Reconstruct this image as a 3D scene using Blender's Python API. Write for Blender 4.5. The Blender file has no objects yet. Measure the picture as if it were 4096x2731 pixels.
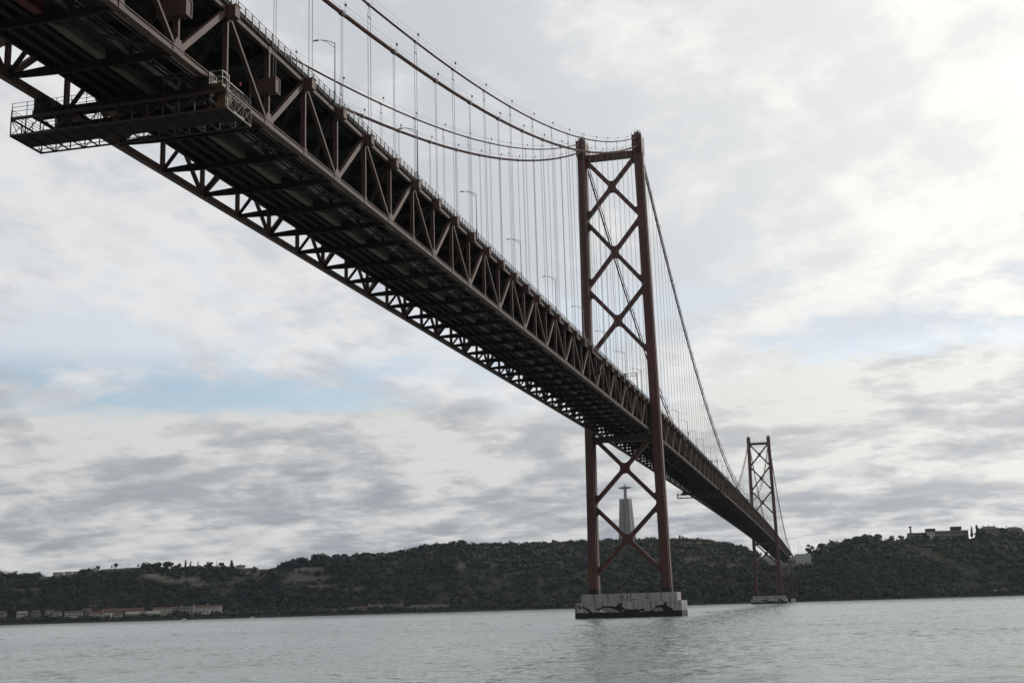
import bpy, math, random
from mathutils import Vector, Matrix, geometry
import numpy as np
R_ = math.radians
random.seed(7)
rng = np.random.default_rng(7)
scn = bpy.context.scene
COL = scn.collection

# ------------------------------------------------------------------ camera
CAM = Vector((75.71, -484.17, 4.804))
PITCH, ROLL, YAW, F = 0.206156, 0.029139, 0.241307, 5062.15      # F in pixels of a 4096 wide frame
cx, sx, cr, sr, cz, sz = math.cos(PITCH), math.sin(PITCH), math.cos(ROLL), math.sin(ROLL), math.cos(YAW), math.sin(YAW)
ROT = Matrix(((cz, -sz, 0), (sz, cz, 0), (0, 0, 1))) @ Matrix(((1, 0, 0), (0, cx, -sx), (0, sx, cx))) @ Matrix(((cr, 0, sr), (0, 1, 0), (-sr, 0, cr)))
cam_data = bpy.data.cameras.new('camera')
cam = bpy.data.objects.new('camera', cam_data)
COL.objects.link(cam)
r, f, u = ROT.col[0], ROT.col[1], ROT.col[2]
cam.matrix_world = Matrix(((r[0], u[0], -f[0], CAM[0]), (r[1], u[1], -f[1], CAM[1]), (r[2], u[2], -f[2], CAM[2]), (0, 0, 0, 1)))
cam_data.sensor_width = 36
cam_data.lens = F / 4096 * 36
cam_data.clip_start = 0.5
cam_data.clip_end = 30000
scn.camera = cam

def ray(px, py):
    return ROT @ Vector(((px - 2048) / F, 1, (1365.5 - py) / F))
def on_y(px, py, Y):
    d = ray(px, py); return CAM + d * ((Y - CAM.y) / d.y)
def on_x(px, py, X):
    d = ray(px, py); return CAM + d * ((X - CAM.x) / d.x)

# shore line frame: s runs along the south bank, v runs inland
SH0 = Vector((0, 1496, 0)); nl = math.hypot(1, .25)
DS = Vector((1 / nl, .25 / nl, 0)); DN = Vector((-.25 / nl, 1 / nl, 0))
def on_v(px, py, v):
    d = ray(px, py); t = ((SH0 - CAM).dot(DN) + v) / d.dot(DN); return CAM + d * t
def uv_of(P): return (P - SH0).dot(DS), (P - SH0).dot(DN)
WATER = -0.5
HAZE = 1.8e-5

# ------------------------------------------------------------------ materials
def nodes_of(name):
    m = bpy.data.materials.new(name); m.use_nodes = True
    nt = m.node_tree; b = nt.nodes['Principled BSDF']
    return m, nt, b
def mat(name, col, rough=.6, var=.25, scale=.6, spec=.5, streak=False, metal=0., bump=0.):
    m, nt, b = nodes_of(name)
    tc = nt.nodes.new('ShaderNodeNewGeometry')
    mp = nt.nodes.new('ShaderNodeMapping'); nt.links.new(tc.outputs['Position'], mp.inputs['Vector'])
    mp.inputs['Scale'].default_value = (1, 1, .12) if streak else (1, 1, 1)
    n = nt.nodes.new('ShaderNodeTexNoise'); n.inputs['Scale'].default_value = scale; n.inputs['Detail'].default_value = 6
    n.inputs['Roughness'].default_value = .65
    nt.links.new(mp.outputs['Vector'], n.inputs['Vector'])
    rp = nt.nodes.new('ShaderNodeValToRGB'); nt.links.new(n.outputs['Fac'], rp.inputs['Fac'])
    rp.color_ramp.elements[0].position = .3; rp.color_ramp.elements[1].position = .7
    rp.color_ramp.elements[0].color = (*[c * (1 - var) for c in col], 1)
    rp.color_ramp.elements[1].color = (*[min(1, c * (1 + var)) for c in col], 1)
    nt.links.new(rp.outputs['Color'], b.inputs['Base Color'])
    b.inputs['Roughness'].default_value = rough; b.inputs['Specular IOR Level'].default_value = spec
    b.inputs['Metallic'].default_value = metal
    if bump:
        bp = nt.nodes.new('ShaderNodeBump'); bp.inputs['Strength'].default_value = bump; bp.inputs['Distance'].default_value = .2
        nt.links.new(n.outputs['Fac'], bp.inputs['Height']); nt.links.new(bp.outputs['Normal'], b.inputs['Normal'])
    return m
M = {}
M['tower'] = mat('tower_red_paint', (.064, .0185, .0135), .62, .5, .3, .45, True)
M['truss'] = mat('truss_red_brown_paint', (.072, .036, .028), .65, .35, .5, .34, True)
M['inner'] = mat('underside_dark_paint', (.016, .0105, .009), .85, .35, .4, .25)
M['pale'] = mat('pale_steel', (.095, .072, .063), .85, .3, .25, .3)  # paler than the other underside steel
M['primer'] = mat('red_primer', (.07, .012, .010), .8, .2, .5, .3)
M['cable'] = mat('cable_paint', (.058, .022, .016), .85, .25, .5, .12)
M['rope'] = mat('hanger_rope_steel', (.10, .088, .085), .6, .15, 1, .3)
M['rail'] = mat('railing_paint', (.05, .028, .024), .55, .25, 1, .5)
M['galv'] = mat('galvanised_steel', (.22, .25, .26), .45, .15, 1, .5, metal=.3)
M['dark'] = mat('tarred_steel', (.012, .011, .011), .6, .2, 1, .3)
M['asphalt'] = mat('road_slab', (.05, .05, .05), .9, .2, 1, .2)
M['orange'] = mat('gantry_and_shaded_beam', (.04, .019, .015), .6, .3, .8, .4)
M['yellow'] = mat('yellow_paint', (.10, .05, .015), .6, .2, 1, .5)
M['cream'] = mat('cream_rail_paint', (.26, .23, .17), .45, .1, 1, .5)
M['redlamp'] = mat('red_marker', (.22, .03, .02), .6, .1, 1, .5)
M['green_sign'] = mat('green_sign', (.02, .22, .1), .5, .1, 1, .5)
M['mural_black'] = mat('mural_black', (.022, .022, .025), .8, .25, .8, .2)
M['mural_grey'] = mat('mural_grey', (.2, .2, .22), .85, .15, .8, .2)
M['mural_white'] = mat('mural_white', (.55, .55, .55), .85, .12, .8, .2)
M['stat'] = mat('statue_concrete', (.235, .235, .235), .85, .2, .12, .3, True)
M['block'] = mat('anchor_concrete', (.40, .40, .39), .85, .2, .1, .3, True)
M['white'] = mat('white_wash', (.36, .345, .32), .85, .35, .3, .3, True)
M['greywall'] = mat('weathered_render', (.17, .16, .15), .9, .35, .3, .2, True)
M['stone'] = mat('old_stone', (.20, .185, .175), .9, .4, .5, .2)
M['creamwall'] = mat('cream_render', (.33, .29, .22), .9, .25, .3, .2, True)
M['tile'] = mat('clay_tiles', (.088, .052, .04), .9, .45, .6, .2)
M['tiledark'] = mat('old_brown_tiles', (.075, .052, .043), .9, .4, .6, .2)
M['greyroof'] = mat('fibre_cement_roof', (.23, .21, .185), .9, .25, .25, .2)
M['pane'] = mat('window_glass', (.02, .024, .028), .2, .1, 1, .6)
M['quay'] = mat('quay_stone', (.05, .045, .042), .9, .4, .3, .2)
M['trunk'] = mat('bark', (.05, .038, .03), .95, .3, 1, .1)
M['boat'] = mat('boat_hull', (.6, .6, .6), .4, .1, 1, .5)

def pier_material():
    m, nt, b = nodes_of('pier_concrete')
    g = nt.nodes.new('ShaderNodeNewGeometry')
    def noise(scale, vec, detail=6):
        mp = nt.nodes.new('ShaderNodeMapping'); nt.links.new(g.outputs['Position'], mp.inputs['Vector']); mp.inputs['Scale'].default_value = vec
        n = nt.nodes.new('ShaderNodeTexNoise'); n.inputs['Scale'].default_value = scale; n.inputs['Detail'].default_value = detail
        nt.links.new(mp.outputs['Vector'], n.inputs['Vector']); return n.outputs['Fac']
    def ramp(fac, a, bb, ca, cb):
        r_ = nt.nodes.new('ShaderNodeValToRGB'); nt.links.new(fac, r_.inputs['Fac'])
        r_.color_ramp.elements[0].position = a; r_.color_ramp.elements[1].position = bb
        r_.color_ramp.elements[0].color = (*ca, 1); r_.color_ramp.elements[1].color = (*cb, 1); return r_.outputs['Color']
    def mix(fac, a, bb):
        x = nt.nodes.new('ShaderNodeMix'); x.data_type = 'RGBA'
        nt.links.new(fac, x.inputs['Factor']); nt.links.new(a, x.inputs['A']); nt.links.new(bb, x.inputs['B']); return x.outputs['Result']
    base = ramp(noise(.4, (1, 1, .3)), .3, .7, (.23, .225, .23), (.35, .345, .35))
    rust = ramp(noise(1.3, (1, 1, .05), 8), .0, 1, (.06, .045, .035), (.13, .085, .055))
    sfac = ramp(noise(1.1, (1, 1, .04), 8), .53, .63, (0, 0, 0), (.85, .85, .85))
    c1 = mix(sfac, base, rust)
    alg = ramp(noise(.9, (1, 1, 1)), .3, .7, (.006, .007, .005), (.022, .021, .012))
    sep = nt.nodes.new('ShaderNodeSeparateXYZ'); nt.links.new(g.outputs['Position'], sep.inputs['Vector'])
    add = nt.nodes.new('ShaderNodeMath'); add.operation = 'MULTIPLY_ADD'
    nt.links.new(noise(.7, (1, 1, .3)), add.inputs[0]); add.inputs[1].default_value = .9; nt.links.new(sep.outputs['Z'], add.inputs[2])
    mr = nt.nodes.new('ShaderNodeMapRange'); mr.inputs['From Min'].default_value = 2.05; mr.inputs['From Max'].default_value = 2.4
    mr.inputs['To Min'].default_value = 1; mr.inputs['To Max'].default_value = 0
    nt.links.new(add.outputs[0], mr.inputs['Value'])
    nt.links.new(mix(mr.outputs['Result'], c1, alg), b.inputs['Base Color'])
    b.inputs['Roughness'].default_value = .85
    return m
M['pier'] = pier_material()

def leaf_material(name):
    m, nt, b = nodes_of(name)
    a = nt.nodes.new('ShaderNodeAttribute'); a.attribute_name = 'tint'
    nt.links.new(a.outputs['Color'], b.inputs['Base Color'])
    b.inputs['Roughness'].default_value = .7; b.inputs['Specular IOR Level'].default_value = .25
    return m
M['leaf'] = leaf_material('foliage')

def hill_material():
    m, nt, b = nodes_of('hill_soil')
    g = nt.nodes.new('ShaderNodeNewGeometry')
    def noise(scale, vec=(1, 1, 1)):
        mp = nt.nodes.new('ShaderNodeMapping'); nt.links.new(g.outputs['Position'], mp.inputs['Vector']); mp.inputs['Scale'].default_value = vec
        n = nt.nodes.new('ShaderNodeTexNoise'); n.inputs['Scale'].default_value = scale; n.inputs['Detail'].default_value = 7
        nt.links.new(mp.outputs['Vector'], n.inputs['Vector']); return n.outputs['Fac']
    def ramp(fac, els):
        r_ = nt.nodes.new('ShaderNodeValToRGB'); nt.links.new(fac, r_.inputs['Fac'])
        while len(r_.color_ramp.elements) < len(els): r_.color_ramp.elements.new(.5)
        for e, (p, c) in zip(r_.color_ramp.elements, els): e.position = p; e.color = (*c, 1)
        return r_.outputs['Color']
    veg = ramp(noise(.03), [(.3, (.010, .013, .008)), (.55, (.016, .019, .010)), (.78, (.035, .034, .018))])
    clf = ramp(noise(.05, (.35, .35, 4)), [(.3, (.024, .021, .017)), (.5, (.062, .052, .041)), (.72, (.12, .10, .08))])
    a = nt.nodes.new('ShaderNodeAttribute'); a.attribute_name = 'tint'
    x = nt.nodes.new('ShaderNodeMix'); x.data_type = 'RGBA'
    nt.links.new(a.outputs['Fac'], x.inputs['Factor']); nt.links.new(veg, x.inputs['A']); nt.links.new(clf, x.inputs['B'])
    nt.links.new(x.outputs['Result'], b.inputs['Base Color']); b.inputs['Roughness'].default_value = .95
    return m
M['hill'] = hill_material()

def water_material():
    m, nt, b = nodes_of('river_water')
    g = nt.nodes.new('ShaderNodeNewGeometry')
    def noise(scale, vec, detail, rot=0., dist=0.):
        mp = nt.nodes.new('ShaderNodeMapping'); nt.links.new(g.outputs['Position'], mp.inputs['Vector'])
        mp.inputs['Scale'].default_value = vec; mp.inputs['Rotation'].default_value = (0, 0, rot)
        n = nt.nodes.new('ShaderNodeTexNoise'); n.inputs['Scale'].default_value = scale; n.inputs['Detail'].default_value = detail
        n.inputs['Roughness'].default_value = .6; n.inputs['Distortion'].default_value = dist
        nt.links.new(mp.outputs['Vector'], n.inputs['Vector']); return n.outputs['Fac']
    def mad(a, k, c):
        n = nt.nodes.new('ShaderNodeMath'); n.operation = 'MULTIPLY_ADD'; nt.links.new(a, n.inputs[0]); n.inputs[1].default_value = k
        if isinstance(c, (int, float)): n.inputs[2].default_value = c
        else: nt.links.new(c, n.inputs[2])
        return n.outputs[0]
    def height(off):
        ad = nt.nodes.new('ShaderNodeVectorMath'); ad.operation = 'ADD'; nt.links.new(g.outputs['Position'], ad.inputs[0]); ad.inputs[1].default_value = off
        tot = None
        for sc, vec, det, rot, amp in WAVES:
            mp = nt.nodes.new('ShaderNodeMapping'); nt.links.new(ad.outputs[0], mp.inputs['Vector']); mp.inputs['Scale'].default_value = vec; mp.inputs['Rotation'].default_value = (0, 0, rot)
            n = nt.nodes.new('ShaderNodeTexNoise'); n.inputs['Scale'].default_value = sc; n.inputs['Detail'].default_value = det; n.inputs['Roughness'].default_value = .55
            nt.links.new(mp.outputs['Vector'], n.inputs['Vector'])
            tot = mad(n.outputs['Fac'], amp, 0 if tot is None else tot)
        return tot
    WAVES = [(.045, (.6, 1, 1), 2, .5, .6), (.36, (.75, 1, 1), 2, .2, .32), (1.15, (.8, 1, 1), 2, -.35, .16), (3.6, (1, 1, 1), 1, .2, .03)]
    E_ = .12
    h0, hx, hy = height((0, 0, 0)), height((E_, 0, 0)), height((0, E_, 0))
    def sub(a, b_, k):
        n = nt.nodes.new('ShaderNodeMath'); n.operation = 'SUBTRACT'; nt.links.new(a, n.inputs[0]); nt.links.new(b_, n.inputs[1])
        return mad(n.outputs[0], k, 0)
    cmb = nt.nodes.new('ShaderNodeCombineXYZ'); nt.links.new(sub(h0, hx, 1 / E_), cmb.inputs[0]); nt.links.new(sub(h0, hy, 1 / E_), cmb.inputs[1]); cmb.inputs[2].default_value = 1
    cmb.inputs[2].default_value = 0; addn = nt.nodes.new('ShaderNodeVectorMath'); addn.operation = 'ADD'; nt.links.new(g.outputs['Normal'], addn.inputs[0]); nt.links.new(cmb.outputs[0], addn.inputs[1])
    nrm = nt.nodes.new('ShaderNodeVectorMath'); nrm.operation = 'NORMALIZE'; nt.links.new(addn.outputs[0], nrm.inputs[0])
    nt.links.new(nrm.outputs[0], b.inputs['Normal'])
    patch = noise(.012, (.35, 1, 1), 3, .25)
    mr = nt.nodes.new('ShaderNodeMapRange'); nt.links.new(patch, mr.inputs['Value'])
    mr.inputs['From Min'].default_value = .35; mr.inputs['From Max'].default_value = .65
    mr.inputs['To Min'].default_value = .10; mr.inputs['To Max'].default_value = .22
    nt.links.new(mr.outputs['Result'], b.inputs['Roughness'])
    b.inputs['Base Color'].default_value = (.23, .275, .25, 1)
    b.inputs['IOR'].default_value = 1.333
    return m
M['water'] = water_material()

# ------------------------------------------------------------------ mesh builder
class MB:
    def __init__(s): s.v = []; s.f = []
    def add(s, vs, fs):
        o = len(s.v); s.v += [tuple(p) for p in vs]; s.f += [tuple(i + o for i in q) for q in fs]; return s
    def box(s, x0, x1, y0, y1, z0, z1):
        return s.add([(x0, y0, z0), (x1, y0, z0), (x1, y1, z0), (x0, y1, z0), (x0, y0, z1), (x1, y0, z1), (x1, y1, z1), (x0, y1, z1)],
                     [(3, 2, 1, 0), (4, 5, 6, 7), (0, 1, 5, 4), (1, 2, 6, 5), (2, 3, 7, 6), (3, 0, 4, 7)])
    def hexa(s, lo, hi):         # two quads with the same winding (counter-clockwise from above)
        return s.add(list(lo) + list(hi), [(3, 2, 1, 0), (4, 5, 6, 7), (0, 1, 5, 4), (1, 2, 6, 5), (2, 3, 7, 6), (3, 0, 4, 7)])
    def bar(s, p, q, a, b, side=(1, 0, 0)):   # prism p->q, a = size along 'side', b = size across
        p, q = Vector(p), Vector(q); d = (q - p).normalized(); sd = Vector(side); sd = (sd - d * sd.dot(d))
        if sd.length < 1e-4: sd = d.orthogonal()
        sd.normalize(); t = d.cross(sd)
        k = [(-a / 2, -b / 2), (a / 2, -b / 2), (a / 2, b / 2), (-a / 2, b / 2)]
        return s.hexa([p + sd * i + t * j for i, j in k], [q + sd * i + t * j for i, j in k])
    def tube(s, pts, r, n=6, cap=True):
        pts = [Vector(p) for p in pts]; rs = r if isinstance(r, (list, tuple)) else [r] * len(pts)
        o = len(s.v); N = len(pts); ref = None
        for i, p in enumerate(pts):
            d = (pts[min(i + 1, N - 1)] - pts[max(i - 1, 0)]).normalized()
            a = d.orthogonal() if ref is None else (ref - d * ref.dot(d))
            a.normalize(); ref = a; b = d.cross(a)
            for k in range(n):
                t = 2 * math.pi * k / n
                s.v.append(tuple(p + (a * math.cos(t) + b * math.sin(t)) * rs[i]))
        for i in range(N - 1):
            for k in range(n):
                k2 = (k + 1) % n
                s.f.append((o + i * n + k, o + i * n + k2, o + (i + 1) * n + k2, o + (i + 1) * n + k))
        if cap:
            s.f.append(tuple(o + k for k in reversed(range(n)))); s.f.append(tuple(o + (N - 1) * n + k for k in range(n)))
        return s
    def plate(s, poly, fn, t0, t1):   # 2-D polygon (x, z) extruded; fn(a, b, t) -> 3-D point
        area = sum(poly[i][0] * poly[(i + 1) % len(poly)][1] - poly[(i + 1) % len(poly)][0] * poly[i][1] for i in range(len(poly)))
        if area < 0: poly = poly[::-1]
        tris = geometry.tessellate_polygon([[Vector((a, b, 0)) for a, b in poly]])
        n = len(poly); o = len(s.v)
        s.v += [tuple(fn(a, b, t0)) for a, b in poly] + [tuple(fn(a, b, t1)) for a, b in poly]
        for t in tris:
            A, B, C = [Vector((*poly[i], 0)) for i in t]
            t = t if (B - A).cross(C - A).z > 0 else t[::-1]
            s.f.append(tuple(o + i for i in t)); s.f.append(tuple(o + n + i for i in reversed(t)))
        for i in range(n):
            j = (i + 1) % n; s.f.append((o + i, o + n + i, o + n + j, o + j))
        return s
    def lathe(s, prof, c, n=12):
        o = len(s.v); N = len(prof)
        for rr, z in prof:
            for k in range(n):
                t = 2 * math.pi * k / n; s.v.append((c[0] + rr * math.cos(t), c[1] + rr * math.sin(t), c[2] + z))
        for i in range(N - 1):
            for k in range(n):
                k2 = (k + 1) % n; s.f.append((o + i * n + k, o + i * n + k2, o + (i + 1) * n + k2, o + (i + 1) * n + k))
        s.f.append(tuple(o + k for k in reversed(range(n)))); s.f.append(tuple(o + (N - 1) * n + k for k in range(n)))
        return s
    def build(s, name, m, parent=None, smooth=False, kind=None):
        me = bpy.data.meshes.new(name); org = parent_origin(parent)
        me.from_pydata([(a - org[0], b - org[1], c - org[2]) for a, b, c in s.v], [], s.f); me.update()
        me.materials.append(M[m] if isinstance(m, str) else m)
        if smooth: me.shade_smooth()
        o = bpy.data.objects.new(name, me); COL.objects.link(o)
        if parent is not None: o.parent = parent
        if kind: o['kind'] = kind
        return o
def parent_origin(p):
    t = Vector((0, 0, 0))
    while p is not None: t += p.location; p = p.parent
    return t
def tag(o, label=None, cat=None, group=None, kind=None):
    if label: o['label'] = label
    if cat: o['category'] = cat
    if group: o['group'] = group
    if kind: o['kind'] = kind
    return o
def empty(name, loc=(0, 0, 0), parent=None):
    o = bpy.data.objects.new(name, None); COL.objects.link(o)
    o.location = Vector(loc) - parent_origin(parent); o.parent = parent; o.empty_display_size = .5
    return o
def copy_tree(o, parent=None):
    c = o.copy(); COL.objects.link(c)
    if parent is not None: c.parent = parent
    for ch in list(o.children): copy_tree(ch, c)
    return c
ORD = 'first second third fourth fifth sixth seventh eighth ninth tenth eleventh twelfth'.split()

# ------------------------------------------------------------------ the bridge
P2 = 11.51; SPAN = 1012.9; SIDE = 483.4
def zb(y):      # bottom chord height
    if y < 0: return 69.64 + .013276 * y
    if y > SPAN: return 69.64 - .013276 * (y - SPAN)
    return 69.64 + .0062 * y * (1 - y / SPAN)
DEP = 10.25
def z_low(y):
    if y < 0: t = -y; return 185.9 - .4246 * t + 4.037e-4 * t * t
    if y > SPAN: t = y - SPAN; return 185.9 - .4246 * t + 4.037e-4 * t * t
    return 185.9 - 4.03e-4 * y * (SPAN - y)
def z_up(y):
    if y < 0: t = -y; return 189.5 - .4202 * t + 4.029e-4 * t * t
    if y > SPAN: t = y - SPAN; return 189.5 - .4202 * t + 4.029e-4 * t * t
    return 189.5 - 4.03e-4 * y * (SPAN - y)

bridge = empty('suspension_bridge', (0, 0, 0))
tag(bridge, 'long red steel suspension bridge crossing the river on two tall towers', 'bridge')
N0, N1 = -42, 130
nodes_y = {n: n * P2 for n in range(N0, N1 + 1)}
END_Y = 1640.0
def nearest(n): return -36 <= n <= 13
MIDBOX = {-32, -30, -10, 10, 30, 40, 46, 55}
INBOX = {}

for sgn in (1, -1):
    X = 10.5 * sgn
    tr = MB()
    ys = [nodes_y[n] for n in range(N0, N1 + 1)] + [1520, 1560, 1600, END_Y]
    for a, b in zip(ys[:-1], ys[1:]):
        for dz, top in ((0, 0), (DEP, 1)):
            p, q = (X, a, zb(a) + dz), (X, b, zb(b) + dz)
            tr.bar(p, q, .56, .66)
            tr.bar((X, a, zb(a) + dz + .385), (X, b, zb(b) + dz + .385), .86, .1)
            if not top: tr.bar((X, a, zb(a) - .375), (X, b, zb(b) - .375), .8, .08)
    for n in range(N0, N1 + 1):              # gusset plates, proud of the chord faces
        y = nodes_y[n]; z0 = zb(y)
        big = n % 2 == 0
        w, h = (1.15, 1.5) if big else (.5, .75)
        for o_ in (-.33, .33):
            fn = lambda a, b, t, y=y: (X + t, y + a, b)
            s_ = .035 if o_ > 0 else -.035
            tr.plate([(-w, z0 - .3), (w, z0 - .3), (w, z0 + .4), (w * .45, z0 + h), (-w * .45, z0 + h), (-w, z0 + .4)], fn, o_ - .035, o_ + .035)
            w2, h2 = (1.1, 1.35) if not big else (.45, .7); zt = z0 + DEP
            tr.plate([(-w2, zt + .3), (w2, zt + .3), (w2, zt - .4), (w2 * .45, zt - h2), (-w2 * .45, zt - h2), (-w2, zt - .4)], fn, o_ - .035, o_ + .035)
        if n % 2:                            # small lifting lug boxes on the lower chord
            tr.box(X - .3, X + .3, y + .25, y + .6, z0 + .45, z0 + .85)
    truss = tr.build('stiffening_truss', 'truss', bridge)
    tag(truss, 'pale sunlit truss side nearest the viewer' if sgn > 0 else 'dark truss side seen against the sky')
    fv, fd, fb = MB(), MB(), MB()
    for n in range(N0, N1 + 1):
        y = nodes_y[n]; z0, z1 = zb(y) + .38, zb(y) + DEP - .38
        m_ = MB() if nearest(n) else fv
        # vertical: two flanges and a web, so that it has a narrow lit face and a wide dark one
        for o_ in (-.28, .28): m_.box(X + o_ - .035, X + o_ + .035, y - .19, y + .19, z0, z1)
        m_.box(X - .245, X + .245, y - .03, y + .03, z0, z1)
        if nearest(n): m_.build('vertical', 'truss', truss)
        if n % 2 == 0 and n < N1:
            for (na, da, nb, db, wid) in ((n, 0, n + 1, DEP, .72), (n + 1, DEP, n + 2, 0, .36)):
                if nb > N1: continue
                m_ = MB() if nearest(n) else fd
                pa = Vector((X, nodes_y[na], zb(nodes_y[na]) + da)); pb = Vector((X, nodes_y[nb], zb(nodes_y[nb]) + db))
                d = (pb - pa).normalized(); pa += d * .5; pb -= d * .5
                for o_ in (-.25, .25): m_.bar(pa + Vector((o_, 0, 0)), pb + Vector((o_, 0, 0)), .06, wid)
                m_.bar(pa, pb, .44, wid * .86 if wid > .5 else .06)
                if nearest(n): m_.build('diagonal', 'truss', truss)
        m_ = MB() if nearest(n) else fb          # hanger bracket box, outside the chord
        xa, xb = (X + .46 * sgn, X + 1.5 * sgn)
        zc = zb(y) + DEP
        if n in MIDBOX:
            xa, xb = X - 2.2 * sgn, X + 1.4 * sgn; zc = zb(y) + 5.05
            m_.box(min(xa, xb), max(xa, xb), y - .62, y + .62, zc - .95, zc + .95)
            for e in (-.62, .62): m_.box(min(xb, xb + .1 * sgn), max(xb, xb + .1 * sgn), y + e - .09, y + e + .09, zc - 1.05, zc + 1.05)
            for e in (-1, 1): m_.box(min(xb, xb + .1 * sgn), max(xb, xb + .1 * sgn), y - .5, y + .5, zc + e - .06, zc + e + .06)
        else:
            m_.box(min(xa, xb), max(xa, xb), y - .6, y + .6, zc - 1.15, zc + .35)
            m_.box(min(xb, xb + .08 * sgn), max(xb, xb + .08 * sgn), y - .7, y + .7, zc - 1.22, zc - 1.1)
            m_.box(min(xb, xb + .08 * sgn), max(xb, xb + .08 * sgn), y - .7, y + .7, zc + .3, zc + .42)
        if nearest(n): m_.build('hanger_bracket', 'truss', truss)
    fv.build('vertical', 'truss', truss, kind='stuff'); fd.build('diagonal', 'truss', truss, kind='stuff'); fb.build('hanger_bracket', 'truss', truss, kind='stuff')

# deck: carriageway slab on top, railway floor between the trusses
ys = [nodes_y[n] for n in range(N0, N1 + 1)] + [1520, 1560, 1600, END_Y]
rd = MB()
for a, b in zip(ys[:-1], ys[1:]):
    za, zc = zb(a), zb(b)
    def strip(x0, x1, d0, d1):
        rd.hexa([(x0, a, za + d0), (x1, a, za + d0), (x1, b, zc + d0), (x0, b, zc + d0)], [(x0, a, za + d1), (x1, a, za + d1), (x1, b, zc + d1), (x0, b, zc + d1)])
    strip(-11.0, 11.0, DEP + .75, DEP + .95)
    for sg in (-1, 1):
        x0, x1 = sorted((11.01 * sg, 11.07 * sg)); strip(x0, x1, DEP + .38, DEP + .98)
    for x in (-8.6, -6.2, -3.7, -1.2, 1.2, 3.7, 6.2, 8.6): strip(x - .16, x + .16, DEP + .1, DEP + .74)
deck = rd.build('road_deck', 'asphalt', bridge)
rb = MB()                                    # brackets under the deck edge
y = -SIDE
while y < 1496:
    for sg in (-1, 1):
        x0, x1 = sorted((10.0 * sg, 11.0 * sg)); z = zb(y) + DEP
        rb.box(x0, x1, y - .06, y + .06, z + .44, z + .74)
    y += P2 / 6
rb.build('edge_bracket', 'inner', deck, kind='stuff')
for sg in (1, -1):
    rl = MB(); x = 11.15 * sg
    y = -SIDE
    while y < 1496:
        z = zb(y) + DEP
        rl.box(x - .06, x + .06, y - .07, y + .07, z + .45, z + 2.0)
        y += P2 / 6
    for a, b in zip(ys[:-1], ys[1:]):
        for h in (.92, 1.2, 1.5, 1.97):
            rl.bar((x, a, zb(a) + DEP + h), (x, b, zb(b) + DEP + h), .05, .05 if h < 1.9 else .1)
    rl.build('railing', 'rail', deck)
rf = MB()
for a, b in zip(ys[:-1], ys[1:]):
    za, zc = zb(a), zb(b)
    def strip(x0, x1, d0, d1):
        rf.hexa([(x0, a, za + d0), (x1, a, za + d0), (x1, b, zc + d0), (x0, b, zc + d0)], [(x0, a, za + d1), (x1, a, za + d1), (x1, b, zc + d1), (x0, b, zc + d1)])
    strip(-5.3, 5.3, 1.05, 1.3)
    for x in (-4.95, -3.1, -1.3, .45, 4.9): strip(x - .17, x + .17, .25, 1.05)
    for x in (-3.1, -1.3, .45): strip(x - .3, x + .3, .2, .25)
    for x in (6.6, 8.3): strip(x - .07, x + .07, .45, .6)
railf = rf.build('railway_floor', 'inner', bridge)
ps, pr = MB(), MB()
for a, b in zip(ys[:-1], ys[1:]):
    x0, x1 = 1.5, 2.55
    A, B = a + .9, b - .9
    one = nearest(round(a / P2)) and abs(a + 34 * P2) >= 1; bq = MB() if one else None
    (bq if one else pr if abs(a + 34 * P2) < 1 else ps).hexa([(x0, A, zb(A) + .1), (x1, A, zb(A) + .1), (x1, B, zb(B) + .1), (x0, B, zb(B) + .1)],
                                             [(x0, A, zb(A) + 1.04), (x1, A, zb(A) + 1.04), (x1, B, zb(B) + 1.04), (x0, B, zb(B) + 1.04)])
    if one: bq.build('box_stringer', 'pale', railf)
ps.build('box_stringer', 'pale', railf, kind='stuff')
tag(pr.build('box_stringer', 'primer', railf), 'freshly red primed stretch of the girder')
ffb, fsw, flt = MB(), MB(), MB()
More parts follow.
